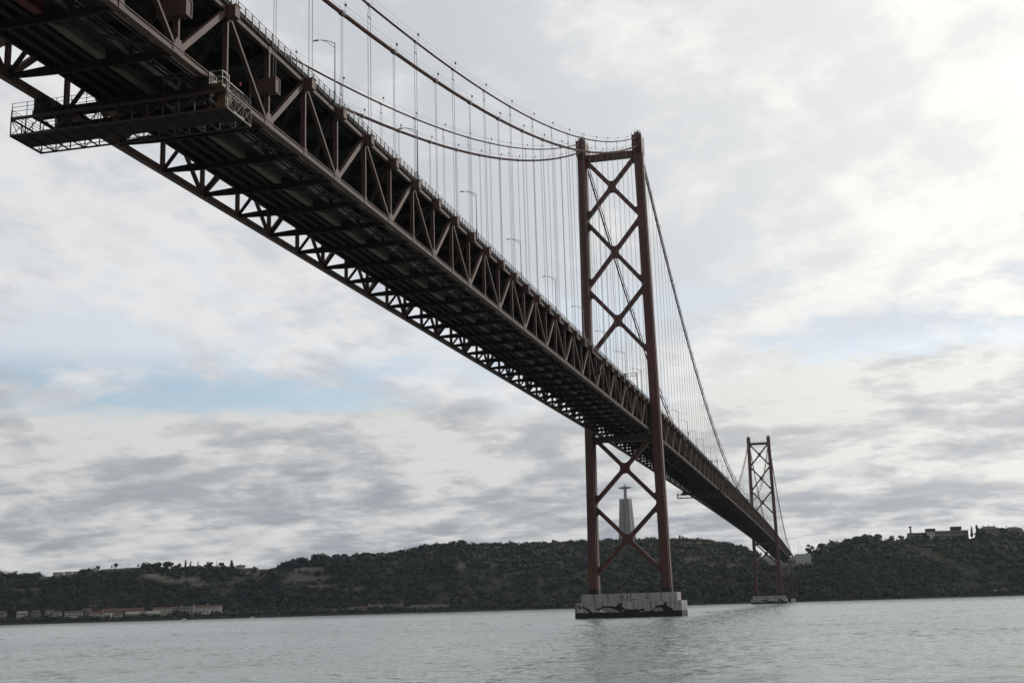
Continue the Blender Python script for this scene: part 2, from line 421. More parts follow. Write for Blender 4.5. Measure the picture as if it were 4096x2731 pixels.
for n in range(N0, N1 + 1):
    y = nodes_y[n]; z = zb(y)
    m_ = MB() if nearest(n) else ffb
    for sg in (-1, 1):                        # tapering plate girder with flanges
        fn = lambda a, b, t: (a * sg, y + t, z + b)
        m_.plate([(10.2, -.24), (10.2, .20), (5.5, .5), (5.5, -.46)], fn, -.05, .05)
        m_.bar((10.2 * sg, y, z - .26), (5.5 * sg, y, z - .48), .3, .05, (0, 1, 0))
        m_.bar((10.2 * sg, y, z + .22), (5.5 * sg, y, z + .52), .3, .05, (0, 1, 0))
        x0, x1 = sorted((5.0 * sg, 5.5 * sg)); m_.box(x0, x1, y - .16, y + .16, z - .5, z + 1.75)
        for xs in (6.4, 8.2): m_.box(xs * sg - .03, xs * sg + .03, y - .22, y + .22, z - .35, z + .35)
    m_.box(-5.0, 5.0, y - .06, y + .06, z - .46, z + 1.04)
    m_.box(-5.0, 5.0, y - .16, y + .16, z - .52, z - .47)
    # road floor beam with haunches at the top
    m_.box(-7.2, 7.2, y - .06, y + .06, z + DEP - 1.5, z + DEP + .74)
    for sg in (-1, 1):
        fn = lambda a, b, t: (a * sg, y + t, z + DEP + b)
        m_.plate([(10.2, -.4), (10.2, .73), (7.2, .73), (7.2, -1.5)], fn, -.055, .055)
    m_.box(-7.2, 7.2, y - .25, y + .25, z + DEP - 1.58, z + DEP - 1.51)
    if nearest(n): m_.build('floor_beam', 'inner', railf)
    for sg in (-1, 1):                        # perforated sway diagonals
        m_ = MB() if nearest(n) else fsw
        p = Vector((10.15 * sg, y, z + DEP - .7)); q = Vector((5.5 * sg, y, z + 1.0))
        d = (q - p).normalized(); t = Vector((0, 1, 0)).cross(d)
        for e in (-.3, .3): m_.bar(p + Vector((0, e, 0)), q + Vector((0, e, 0)), .5, .1, t)
        L = (q - p).length; k = .7
        while k < L:
            m_.bar(p + d * k, p + d * (k + .5), .06, .5, t); k += 1.0
        if nearest(n): m_.build('sway_brace', 'inner', railf)
        m_ = MB() if nearest(n) else fsw
        for e in (-.2, .2): m_.bar((10.2 * sg, y + e, z + .3), (3.3 * sg, y + e, z + DEP - 1.55), .34, .08, (0, 1, 0) if False else (1, 0, 0))
        if nearest(n): m_.build('sway_strut', 'inner', railf)
    if n < N1:
        y2 = nodes_y[n + 1]
        for sg in (-1, 1):                    # small struts of the side bays and the laterals under the road
            for f_ in (.33, .67):
                if sg < 0: continue
                m_ = MB() if nearest(n) else flt
                ym = y + (y2 - y) * f_; zm = z + (zb(y2) - z) * f_
                m_.bar((5.3 * sg, ym, zm + 1.0), (8.6 * sg, ym, zm + .75), .12, .2, (0, 1, 0))
                if nearest(n): m_.build('bay_strut', 'inner', railf)
            m_ = MB() if nearest(n) else flt
            m_.bar((10.2 * sg, y + .3, z + DEP - .5), (4 * sg, y2 - .3, zb(y2) + DEP - .3), .22, .3, (0, 0, 1))
            if nearest(n): m_.build('top_lateral', 'inner', railf)
        m_ = MB() if nearest(n) else flt      # inspection walkway with its hand rail, near side
        A, B = y + .2, y2 - .2; zA, zB_ = z + .8, zb(y2) + .8
        m_.bar((8.5, A, zA), (8.5, B, zB_), .14, .22)
        for e in (.55, 1.1): m_.bar((8.5, A, zA + e), (8.5, B, zB_ + e), .05, .05)
        for k in range(5):
            f_ = (k + .5) / 5; ym = A + (B - A) * f_; zm = zA + (zB_ - zA) * f_
            m_.box(8.46, 8.54, ym - .04, ym + .04, zm - .05, zm + 1.13)
        if nearest(n): m_.build('side_walkway', 'inner', railf)
        m_ = MB() if nearest(n) else flt      # bottom lateral: two angles
        for e in (-.16, .16): m_.bar((2.9, y + .2 + e, z - .5), (10.1, y2 - .4 + e, zb(y2) - .1), .12, .3, (0, 0, 1))
        if nearest(n): m_.build('lateral_brace', 'inner', railf)
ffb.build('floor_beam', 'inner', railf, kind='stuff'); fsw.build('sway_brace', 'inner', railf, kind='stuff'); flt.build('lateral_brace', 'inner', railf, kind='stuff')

# main cables, bands, hangers
def main_cable(sgn, zf, rad, first, trapez, label):
    X = 11.5 * sgn
    seg = [-SIDE + k * (SIDE / 42) for k in range(42)] + [k * SPAN / 88 for k in range(88)] + [SPAN + k * SIDE / 42 for k in range(43)]
    m_ = MB(); m_.tube([(X, y, zf(y)) for y in seg], rad, 10)
    yend, zend = seg[-1], zf(seg[-1])
    m_.tube([(X, yend, zend), (X + 2 * sgn, 1640, 57)], rad, 8)
    for o_ in (-.45, .45):                    # hand ropes on stanchions
        m_.tube([(X + o_, y, zf(y) + 1.25) for y in seg], .018, 3, False)
    cable = m_.build('main_cable', 'cable', bridge, smooth=False)
    tag(cable, label)
    rest = MB(); count = 0; bands = MB()
    for n in range(N0 + 1, N1):
        if (n % 2) != first or n in (0, 88): continue
        y = n * P2; z = zf(y)
        if z - zb(y) - DEP < .9: continue
        sl = (zf(y + .5) - zf(y - .5)); d = Vector((0, 1, sl)).normalized()
        c = Vector((X, y, z))
        near = -32 <= n <= 20
        m_ = MB() if near else rest
        zbot = zb(y) + DEP + (-5 + .9 if n in MIDBOX else .36)
        if trapez:
            m_.tube([c - d * .4, c + d * .4], rad * 1.4, 8)
            m_.tube([(X, y - .25, z - .1), (X, y - .58, z - 2.1), (X, y - .58, zbot)], .042, 4)
            m_.tube([(X, y + .25, z - .1), (X, y + .58, z - 2.1), (X, y + .58, zbot)], .042, 4)
            if z - 2.1 > zbot: m_.tube([(X, y - .7, z - 2.1), (X, y + .7, z - 2.1)], .085, 4)
        else:
            m_.tube([c - d * .75, c - d * .5], rad * 1.2, 8); m_.tube([c - d * .5, c + d * .5], rad * 1.35, 10); m_.tube([c + d * .5, c + d * .75], rad * 1.2, 8)
            for e in (-.35, .35):
                m_.tube([(X, y + e, z - .2), (X, y + e, zbot)], .036, 4)
        m_.tube([(X + .45, y + .2, z + .1), (X + .45, y + .2, z + 1.9)], .03, 4); m_.tube([(X - .45, y + .2, z + .1), (X - .45, y + .2, z + 1.4)], .03, 4)
        m_.box(X + .3, X + .6, y + .3, y + .55, z + 1.25, z + 1.6)
        if near: m_.build('hanger', 'rope' , cable)
    rest.build('hanger', 'rope', cable, kind='stuff')
    return cable
main_cable(1, z_low, .32, 0, False, 'thick lower main cable on the near side')
main_cable(1, z_up, .19, 1, True, 'thin upper main cable on the near side')
main_cable(-1, z_low, .32, 0, False, 'thick lower main cable on the far side')
main_cable(-1, z_up, .19, 1, True, 'thin upper main cable on the far side')

# towers
def rounded(poly):
    out = []; n = len(poly)
    for i in range(n):
        x, z, rad = poly[i]
        if rad <= 0: out.append((x, z)); continue
        P = Vector((x, z)); A = Vector(poly[i - 1][:2]) - P; B = Vector(poly[(i + 1) % n][:2]) - P
        la, lb = A.length, B.length; A.normalize(); B.normalize()
        th = A.angle(B); t = min(rad / math.tan(th / 2), .48 * la if poly[i - 1][2] > 0 else .96 * la, .48 * lb if poly[(i + 1) % n][2] > 0 else .96 * lb)
        rr = t * math.tan(th / 2); bis = (A + B).normalized(); C = P + bis * (rr / math.sin(th / 2))
        a0 = (P + A * t) - C; b0 = (P + B * t) - C
        ang = math.atan2(a0.x * b0.y - a0.y * b0.x, a0.dot(b0))
        for k in range(9):
            w = ang * k / 8; out.append((C.x + a0.x * math.cos(w) - a0.y * math.sin(w), C.y + a0.x * math.sin(w) + a0.y * math.cos(w)))
    return out
def isect(p, d, q, e):
    c = d.x * e.y - d.y * e.x; w = q - p
    return p + d * ((w.x * e.y - w.y * e.x) / c)
LEGZ0, LEGZ1 = 8.4, 183.0
def leg_c(z): return 13.9 - 2.45 * (z - 8.6) / 178.4
HW = 1.5
def leg_d(z): return 3.5 - 1.0 * (z - 8.6) / 178.4
def x_brace(parent, Y, z0, z1, h=.78):
    xin = lambda z: leg_c(z) - HW - .3
    C0 = Vector((xin(z0), z0)); C1 = Vector((xin(z1), z1))
    a = Vector((-C0.x, z0)); b = C1; c = Vector((C0.x, z0)); d = Vector((-C1.x, z1))
    d1 = (b - a).normalized(); d2 = (d - c).normalized()
    n1 = Vector((-d1.y, d1.x)); n2 = Vector((-d2.y, d2.x))       # left normals
    lr_p, lr_d = C0, (C1 - C0).normalized(); ll_p, ll_d = Vector((-C0.x, z0)), (Vector((-C1.x, z1)) - Vector((-C0.x, z0))).normalized()
    up = lambda p, s_: p + s_
    A_l, A_r = a + n1 * h, a - n1 * h       # upper-left edge and lower-right edge of the rising arm
    B_r, B_l = c - n2 * h, c + n2 * h       # d2 points up-left: -n2 is upper-right, +n2 is lower-left
    top = isect(A_l, d1, B_r, d2); bot = isect(A_r, d1, B_l, d2); rgt = isect(A_r, d1, B_r, d2); lft = isect(A_l, d1, B_l, d2)
    rc, rl, ro, fl, ins = 1.9, 1.1, 3.2, 1.75, .35
    def legpt(side, z): x = xin(z); return Vector((x if side > 0 else -x, z))
    pts = []
    def put(v, rr=0): pts.append((v.x, v.y, rr))
    put(rgt, rc)
    k = isect(A_r, d1, lr_p, lr_d); put(k, rl); p = legpt(1, k.y - fl); put(p); put(p + Vector((ins, 0)))
    k2 = isect(A_l, d1, lr_p, lr_d); p = legpt(1, k2.y + fl); put(p + Vector((ins, 0))); put(p); put(k2, ro)
    put(top, rc)
    k = isect(B_r, d2, ll_p, ll_d); put(k, rl); p = legpt(-1, k.y + fl); put(p); put(p - Vector((ins, 0)))
    k2 = isect(B_l, d2, ll_p, ll_d); p = legpt(-1, k2.y - fl); put(p - Vector((ins, 0))); put(p); put(k2, ro)
    put(lft, rc)
    k = isect(A_l, d1, ll_p, ll_d); put(k, rl); p = legpt(-1, k.y + fl); put(p); put(p - Vector((ins, 0)))
    k2 = isect(A_r, d1, ll_p, ll_d); p = legpt(-1, k2.y - fl); put(p - Vector((ins, 0))); put(p); put(k2, ro)
    put(bot, rc)
    k = isect(B_l, d2, lr_p, lr_d); put(k, rl); p = legpt(1, k.y - fl); put(p); put(p + Vector((ins, 0)))
    k2 = isect(B_r, d2, lr_p, lr_d); p = legpt(1, k2.y + fl); put(p + Vector((ins, 0))); put(p); put(k2, ro)
    m_ = MB(); m_.plate(rounded(pts), lambda x, z, t: (x, Y + t, z), -.85, .85)
    return m_.build('cross_brace', 'tower', parent)
def tower(Y, label):
    t = empty('tower', (0, Y, 0), bridge); tag(t, label)
    zs = [10.6, 40, 70, 100, 130, 160, LEGZ1]
    for sg in (-1, 1):
        m_ = MB()
        def prism(hw_, fd, za, zc, mm):
            lo, hi = [], []
            for z, L in ((za, lo), (zc, hi)):
                c, dd = leg_c(z) * sg, leg_d(z) * fd
                L += [(c - hw_, Y - dd, z), (c + hw_, Y - dd, z), (c + hw_, Y + dd, z), (c - hw_, Y + dd, z)]
            mm.hexa(lo, hi)
        prism(HW, 1, LEGZ0 + 1.9, LEGZ1, m_)
        prism(HW + .34, .62, LEGZ0 + 1.9, LEGZ1 - .01, m_)
        for z in [22, 36, 50, 64, 78, 92, 106, 120, 134, 148, 162, 176]:   # splice straps
            c, dd = leg_c(z) * sg, leg_d(z)
            m_.box(c - HW - .03, c + HW + .03, Y - dd - .03, Y + dd + .03, z - .35, z + .35)
        leg = m_.build('leg', 'tower', t)
        b_ = MB(); prism(HW + .05, 1.02, LEGZ0 - .3, LEGZ0 + 1.9, b_); prism(HW + .42, .64, LEGZ0 - .3, LEGZ0 + 1.89, b_); b_.build('leg_boot', 'dark', leg)
        s_ = MB(); c = leg_c(187) * sg
        s_.hexa([(c - 1.6, Y - 2.8, 181.6), (c + 1.6, Y - 2.8, 181.6), (c + 1.6, Y + 2.8, 181.6), (c - 1.6, Y + 2.8, 181.6)],
                [(c - 1.95, Y - 4.3, 183.2), (c + 1.95, Y - 4.3, 183.2), (c + 1.95, Y + 4.3, 183.2), (c - 1.95, Y + 4.3, 183.2)])
        s_.box(c - 1.95, c + 1.95, Y - 4.3, Y + 4.3, 183.2, 188.9)
        s_.hexa([(c - 1.95, Y - 4.3, 188.9), (c + 1.95, Y - 4.3, 188.9), (c + 1.95, Y + 4.3, 188.9), (c - 1.95, Y + 4.3, 188.9)],
                [(c - 1.1, Y - 2.2, 190.0), (c + 1.1, Y - 2.2, 190.0), (c + 1.1, Y + 2.2, 190.0), (c - 1.1, Y + 2.2, 190.0)])
        s_.box(c - 1.1, c + 1.1, Y - 2.2, Y + 2.2, 190.0, 190.7)
        sad = s_.build('saddle_housing', 'tower', t)
        q = MB()
        for yy in (-2.1, 0, 2.1):
            for xx in (-1, 1): q.tube([(c + xx, Y + yy, 190.7), (c + xx, Y + yy, 191.7)], .05, 4)
        for xx in (-1, 1):
            for h in (191.2, 191.7): q.tube([(c + xx, Y - 2.1, h), (c + xx, Y + 2.1, h)], .04, 4)
        for yy in (-2.1, 2.1):
            for h in (191.2, 191.7): q.tube([(c - 1, Y + yy, h), (c + 1, Y + yy, h)], .04, 4)
        for yy in (-4.2, -3.0, 3.0, 4.2):
            for xx in (-1.9, 1.9): q.tube([(c + xx, Y + yy, 188.5), (c + xx, Y + yy, 190.2)], .05, 4)
        for xx in (-1.9, 1.9):
            for e in (-1, 1): q.tube([(c + xx, Y + e * 4.2, 190.1), (c + xx, Y + e * 3.0, 190.1)], .04, 4)
        q.build('railing', 'rail', sad)
        bm_ = MB(); bm_.lathe([(.12, 0), (.12, .8), (.28, .85), (.3, 1.2), (.15, 1.5)], (c, Y, 190.7), 8); bm_.build('beacon', 'tower', sad)
        ld = MB()                              # caged ladder on the inner face of the housing
        xi = c - sg * 2.35
        for e in (-.3, .3): ld.tube([(xi, Y - 1 + e, 181.5), (xi, Y - 1 + e, 190.1)], .05, 4)
        for k in range(9): ld.tube([(xi, Y - 1.3, 182 + k * .9), (xi, Y - .7, 182 + k * .9)], .04, 4)
        ld.build('ladder', 'rail', sad)
    xi = lambda z: leg_c(z) - HW - .3
    m_ = MB()
    for zc, h in ((182.3, 1.35),):
        m_.hexa([(-xi(zc - h) - .05, Y - 1, zc - h), (xi(zc - h) + .05, Y - 1, zc - h), (xi(zc - h) + .05, Y + 1, zc - h), (-xi(zc - h) - .05, Y + 1, zc - h)],
                [(-xi(zc + h) + .1, Y - 1, zc + h), (xi(zc + h) - .1, Y - 1, zc + h), (xi(zc + h) - .1, Y + 1, zc + h), (-xi(zc + h) + .1, Y + 1, zc + h)])
    cb = m_.build('crossbeam', 'tower', t)
    q = MB()
    for k in range(13): q.tube([(-8.4 + k * 1.4, Y - .9, 183.6), (-8.4 + k * 1.4, Y - .9, 184.8)], .05, 4)
    for h in (184.2, 184.8): q.tube([(-8.6, Y - .9, h), (8.6, Y - .9, h)], .036, 4)
    q.build('railing', 'rail', cb)
    m_ = MB(); m_.box(-xi(66) - .1, xi(66) + .1, Y - 1.1, Y + 1.1, 66.0, 68.3); m_.build('crossbeam', 'orange', t)  # deck's shade on this lower beam is put into its darker brown
    for z0, z1 in ((157.6, 180.9), (129.4, 154.4), (101.5, 126.2), (43.6, 67.6), (16.6, 40.4)): x_brace(t, Y, z0, z1)
    return t
tower(0, 'large nearer tower standing on the pier with clear dolphin paintings')
tower(SPAN, 'small distant tower near the far bank')

# steel bent at the south end of the side span
m_ = MB(); b_ = empty('end_bent', (0, 1496, 0), bridge)
for sg in (-1, 1):
    q = MB(); q.box(sg * 11 - .9, sg * 11 + .9, 1494.6, 1497.4, 4.7, 62.7); q.build('leg', 'tower', b_)
    q = MB(); q.box(sg * 11 - 3.2, sg * 11 + 3.2, 1492.5, 1499.5, -1, 4.7); q.build('footing', 'block', b_)
for za, zc in ((8, 32), (32, 58)):
    q = MB(); q.bar((-10.1, 1496, za), (10.1, 1496, zc), .7, .9, (0, 1, 0)); q.bar((10.1, 1496, za), (-10.1, 1496, zc), .72, .9, (0, 1, 0)); q.build('cross_brace', 'tower', b_)

# ------------------------------------------------------------------ piers with dolphin murals
def mural_pt(a, b): P = on_y(2250 + a * .23384, 2300 + b * .23384, -9.0); return (P.x, P.z)
DOL = [
 [('mural_black', [(312, 536), (345, 529), (400, 548), (450, 583), (500, 622), (530, 652), (470, 652), (432, 610), (392, 574), (352, 552), (318, 548)]),
  ('mural_black', [(244, 502), (264, 511), (300, 537), (314, 560), (310, 580), (290, 580), (268, 546)]),
  ('mural_grey', [(322, 554), (352, 556), (390, 578), (430, 613), (448, 650), (378, 650), (350, 606)]),
  ('mural_white', [(300, 584), (324, 586), (346, 612), (352, 640), (326, 640)])],
 [('mural_black', [(556, 576), (600, 566), (640, 560), (668, 537), (720, 521), (800, 519), (880, 527), (918, 526), (948, 492), (990, 471), (1042, 461), (1020, 492), (1018, 526), (1040, 550), (1082, 565), (1180, 572), (1318, 570), (1414, 561), (1392, 606), (1330, 612), (1326, 576), (1060, 573), (990, 628), (972, 622), (940, 600), (880, 573), (800, 557), (720, 552), (655, 570), (640, 598), (600, 592)]),
  ('mural_grey', [(664, 574), (720, 558), (800, 563), (880, 579), (940, 607), (966, 630), (762, 630), (704, 606)]),
  ('mural_white', [(642, 602), (660, 588), (698, 610), (752, 630), (648, 630)]),
  ('mural_black', [(1066, 580), (1318, 582), (1326, 616), (1300, 632), (1002, 632)])],
 [('mural_black', [(1474, 611), (1530, 594), (1556, 568), (1600, 521), (1650, 506), (1715, 499), (1745, 471), (1764, 446), (1792, 450), (1782, 480), (1786, 510), (1820, 534), (1872, 560), (1902, 598), (1914, 645), (1740, 645), (1728, 598), (1692, 553), (1640, 545), (1582, 562), (1552, 604), (1548, 640), (1490, 640)]),
  ('mural_grey', [(1560, 606), (1588, 568), (1640, 551), (1688, 560), (1722, 603), (1600, 616)])],
]
def pier(Y, label):
    t = empty('concrete_pier', (0, Y, WATER)); tag(t, label, 'bridge pier', 'concrete bridge piers in the river')
    m_ = MB(); m_.box(-20, 20, Y - 9, Y + 9, -6, 5.35); low = m_.build('lower_block', 'pier', t)
    m_ = MB(); m_.box(-17.9, 18.1, Y - 6.5, Y + 6.5, 5.35, 8.35); m_.box(-17.7, 17.9, Y - 6.3, Y + 6.3, 8.35, 8.42); m_.build('upper_block', 'pier', t)
    for dol in DOL:
        e = empty('dolphin_mural', (mural_pt(*dol[0][1][0])[0], Y - 9, 2), t)
        for mm, poly in dol:
            q = MB(); q.plate([mural_pt(*p) for p in poly], lambda x, z, tt: (x, Y + tt, z), -9.012, -9.0); q.build({'mural_black': 'dark_back', 'mural_grey': 'grey_flank', 'mural_white': 'white_chest'}[mm], mm, e)
    q = MB()
    for zz in ([(-7, 1.6), (-5.2, 4.2), (-3.6, 2.5), (-1.5, 4.4), (.5, 2.0), (1.2, 1.6)], [(3, 1.6), (3.6, 3.2), (5, 2.2), (6.4, 3.6), (7.2, 1.6)]):
        q.plate(zz, lambda a, b, tt: (20 + tt, Y + a, b), 0, .012)
    q.build('side_mural', 'mural_grey', t)
    q = MB(); rr = random.Random(3)             # faded, no longer legible lettering on the upper block
    for (xa, xb, z) in ((-3.2, .4, 7.15), (-3.0, 2.3, 6.1), (5.2, 8.9, 6.55)):
        x = xa
        while x < xb:
            w = rr.uniform(.15, .45)
            if rr.random() < .72: q.box(x, x + w, Y - 6.512, Y - 6.5, z - rr.uniform(.12, .24), z + rr.uniform(.1, .24))
            x += w + .12
    q.build('faded_lettering', 'mural_black', t)
    return t
pier(0, 'large pale concrete pier with dolphin paintings under the nearer tower')
pier(SPAN, 'small distant concrete pier with dolphin paintings under the far tower')
m_ = MB(); m_.lathe([(.25, 0), (.2, .2), (.16, 1.5), (.26, 1.6), (.26, 1.9), (.1, 2.1)], (19.2, -2, 5.35), 8)
tag(m_.build('navigation_marker', 'redlamp'), 'small red navigation marker on the right ledge of the nearer pier', 'marker')
for x, h, lb in ((-2.2, 1.6, 'thin left mast on top of the nearer pier between the tower legs'), (.4, 2.0, 'thin right mast on top of the nearer pier between the tower legs')):
    m_ = MB(); m_.tube([(x, -4, 8.42), (x, -4, 8.42 + h)], .07, 5); m_.box(x - .2, x + .2, -4.2, -3.8, 8.42 + h, 8.42 + h + .35)
    tag(m_.build('short_mast', 'rail'), lb, 'mast')

# ------------------------------------------------------------------ street lamps
def make_lamp(y):
    z = zb(y) + 1.4; X = 11.3; t = empty('street_lamp', (X, y, zb(y) + 10.7))
    m_ = MB(); m_.tube([(X, y, z + 9.2), (X, y, z + 11.2)], .17, 8); m_.tube([(X, y, z + 11.2), (X, y, z + 18.65)], [.105, .07], 8); m_.build('pole', 'galv', t)
    m_ = MB()
    m_.tube([(X, y, z + 18.5), (X - .55, y, z + 18.85), (X - 1.2, y, z + 19.12), (X - 1.9, y, z + 19.3), (X - 2.7, y, z + 19.4)], .05, 6)
    m_.tube([(X, y, z + 17.8), (X - .5, y, z + 18.3), (X - 1.2, y, z + 18.88), (X - 1.9, y, z + 19.27)], .04, 6)
    m_.tube([(X - .55, y, z + 18.82), (X - .55, y, z + 18.34)], .03, 4)
    m_.build('arm', 'galv', t)
    m_ = MB(); m_.hexa([(X - 3.4, y - .12, z + 19.3), (X - 2.6, y - .16, z + 19.3), (X - 2.6, y + .16, z + 19.3), (X - 3.4, y + .12, z + 19.3)], [(X - 3.35, y - .08, z + 19.42), (X - 2.6, y - .12, z + 19.5), (X - 2.6, y + .12, z + 19.5), (X - 3.35, y + .08, z + 19.42)])
    m_.build('lamp_head', 'galv', t)
    return t
LG = 'street lamps along the bridge railing'
k = 0
l0 = make_lamp(-324.5)
near_y = [-324.5 + 37.65 * i for i in range(9)]
for i, y in enumerate(near_y):
    l = l0 if i == 0 else copy_tree(l0)
    l.location = (11.3, y, zb(y) + 10.7)
    lb = 'tall grey lamp post at upper left, nearest lamp to the viewer on the bridge' if i == 0 else '%s grey lamp post from the upper left along the bridge railing' % ORD[i]
    tag(l, lb, 'street lamp', LG)
far_y = [53 + 38.5 * i for i in range(24)]
for i, y in enumerate(far_y):
    l = copy_tree(l0); l.location = (11.3, y, zb(y) + 10.7)
    tag(l, ('%s lamp post beyond the nearer tower, counting toward the far tower' % ORD[i]) if i < 12 else 'tiny distant lamp post on the bridge deck close to the far tower', 'street lamp', LG if i < 12 else 'tiny distant street lamps on the bridge')

# sign gantries and a signal
def sign_gantry(y, h, reach, label):
    z = zb(y) + 10.9; t = empty('sign_gantry', (11.4, y, z)); tag(t, label, 'sign gantry')
    m_ = MB(); m_.box(11.25, 11.6, y - .18, y + .18, z, z + h); m_.build('post', 'galv', t)
    m_ = MB()
    for dz in (-.15, -1.15): m_.box(11.4 - reach, 11.24, y - .1, y + .1, z + h + dz - .1, z + h + dz + .1)
    for kk in range(int(reach / 1.5) + 1): m_.box(11.0 - kk * 1.5 - .05, 11.0 - kk * 1.5 + .05, y - .05, y + .05, z + h - 1.05, z + h - .25)
    m_.build('beam', 'galv', t)
    m_ = MB(); m_.box(11.4 - reach, 12.3 - reach, y - .3, y - .12, z + h - 1.35, z + h + .05); m_.build('sign_panel', 'green_sign', t)
sign_gantry(-35.6, 6.2, 4.6, 'grey sign gantry on the bridge deck just left of the nearer tower')
sign_gantry(289.6, 6.2, 4.2, 'grey sign gantry with green panel above the deck right of the nearer tower')
sign_gantry(367, 3.0, 2.4, 'low grey sign gantry between nearer tower and the cable low point')
sign_gantry(674, 5.0, 3.2, 'small distant sign gantry beside the left leg of the far tower')
sign_gantry(946, 5.0, 3.2, 'tiny sign gantry beside the right leg of the far tower')
y = 130; z = zb(y) + 10.9
t = tag(empty('signal_mast', (11.4, y, z)), 'short signal mast with two round lamps on the deck beyond the nearer tower', 'signal')
m_ = MB(); m_.tube([(11.4, y, z), (11.4, y, z + 3.6)], .08, 6); m_.build('pole', 'galv', t)
for h in (2.9, 3.8):
    m_ = MB(); m_.tube([(11.4, y - .2, z + h), (11.4, y + .2, z + h)], .36, 10); m_.build('signal_head', 'dark', t)
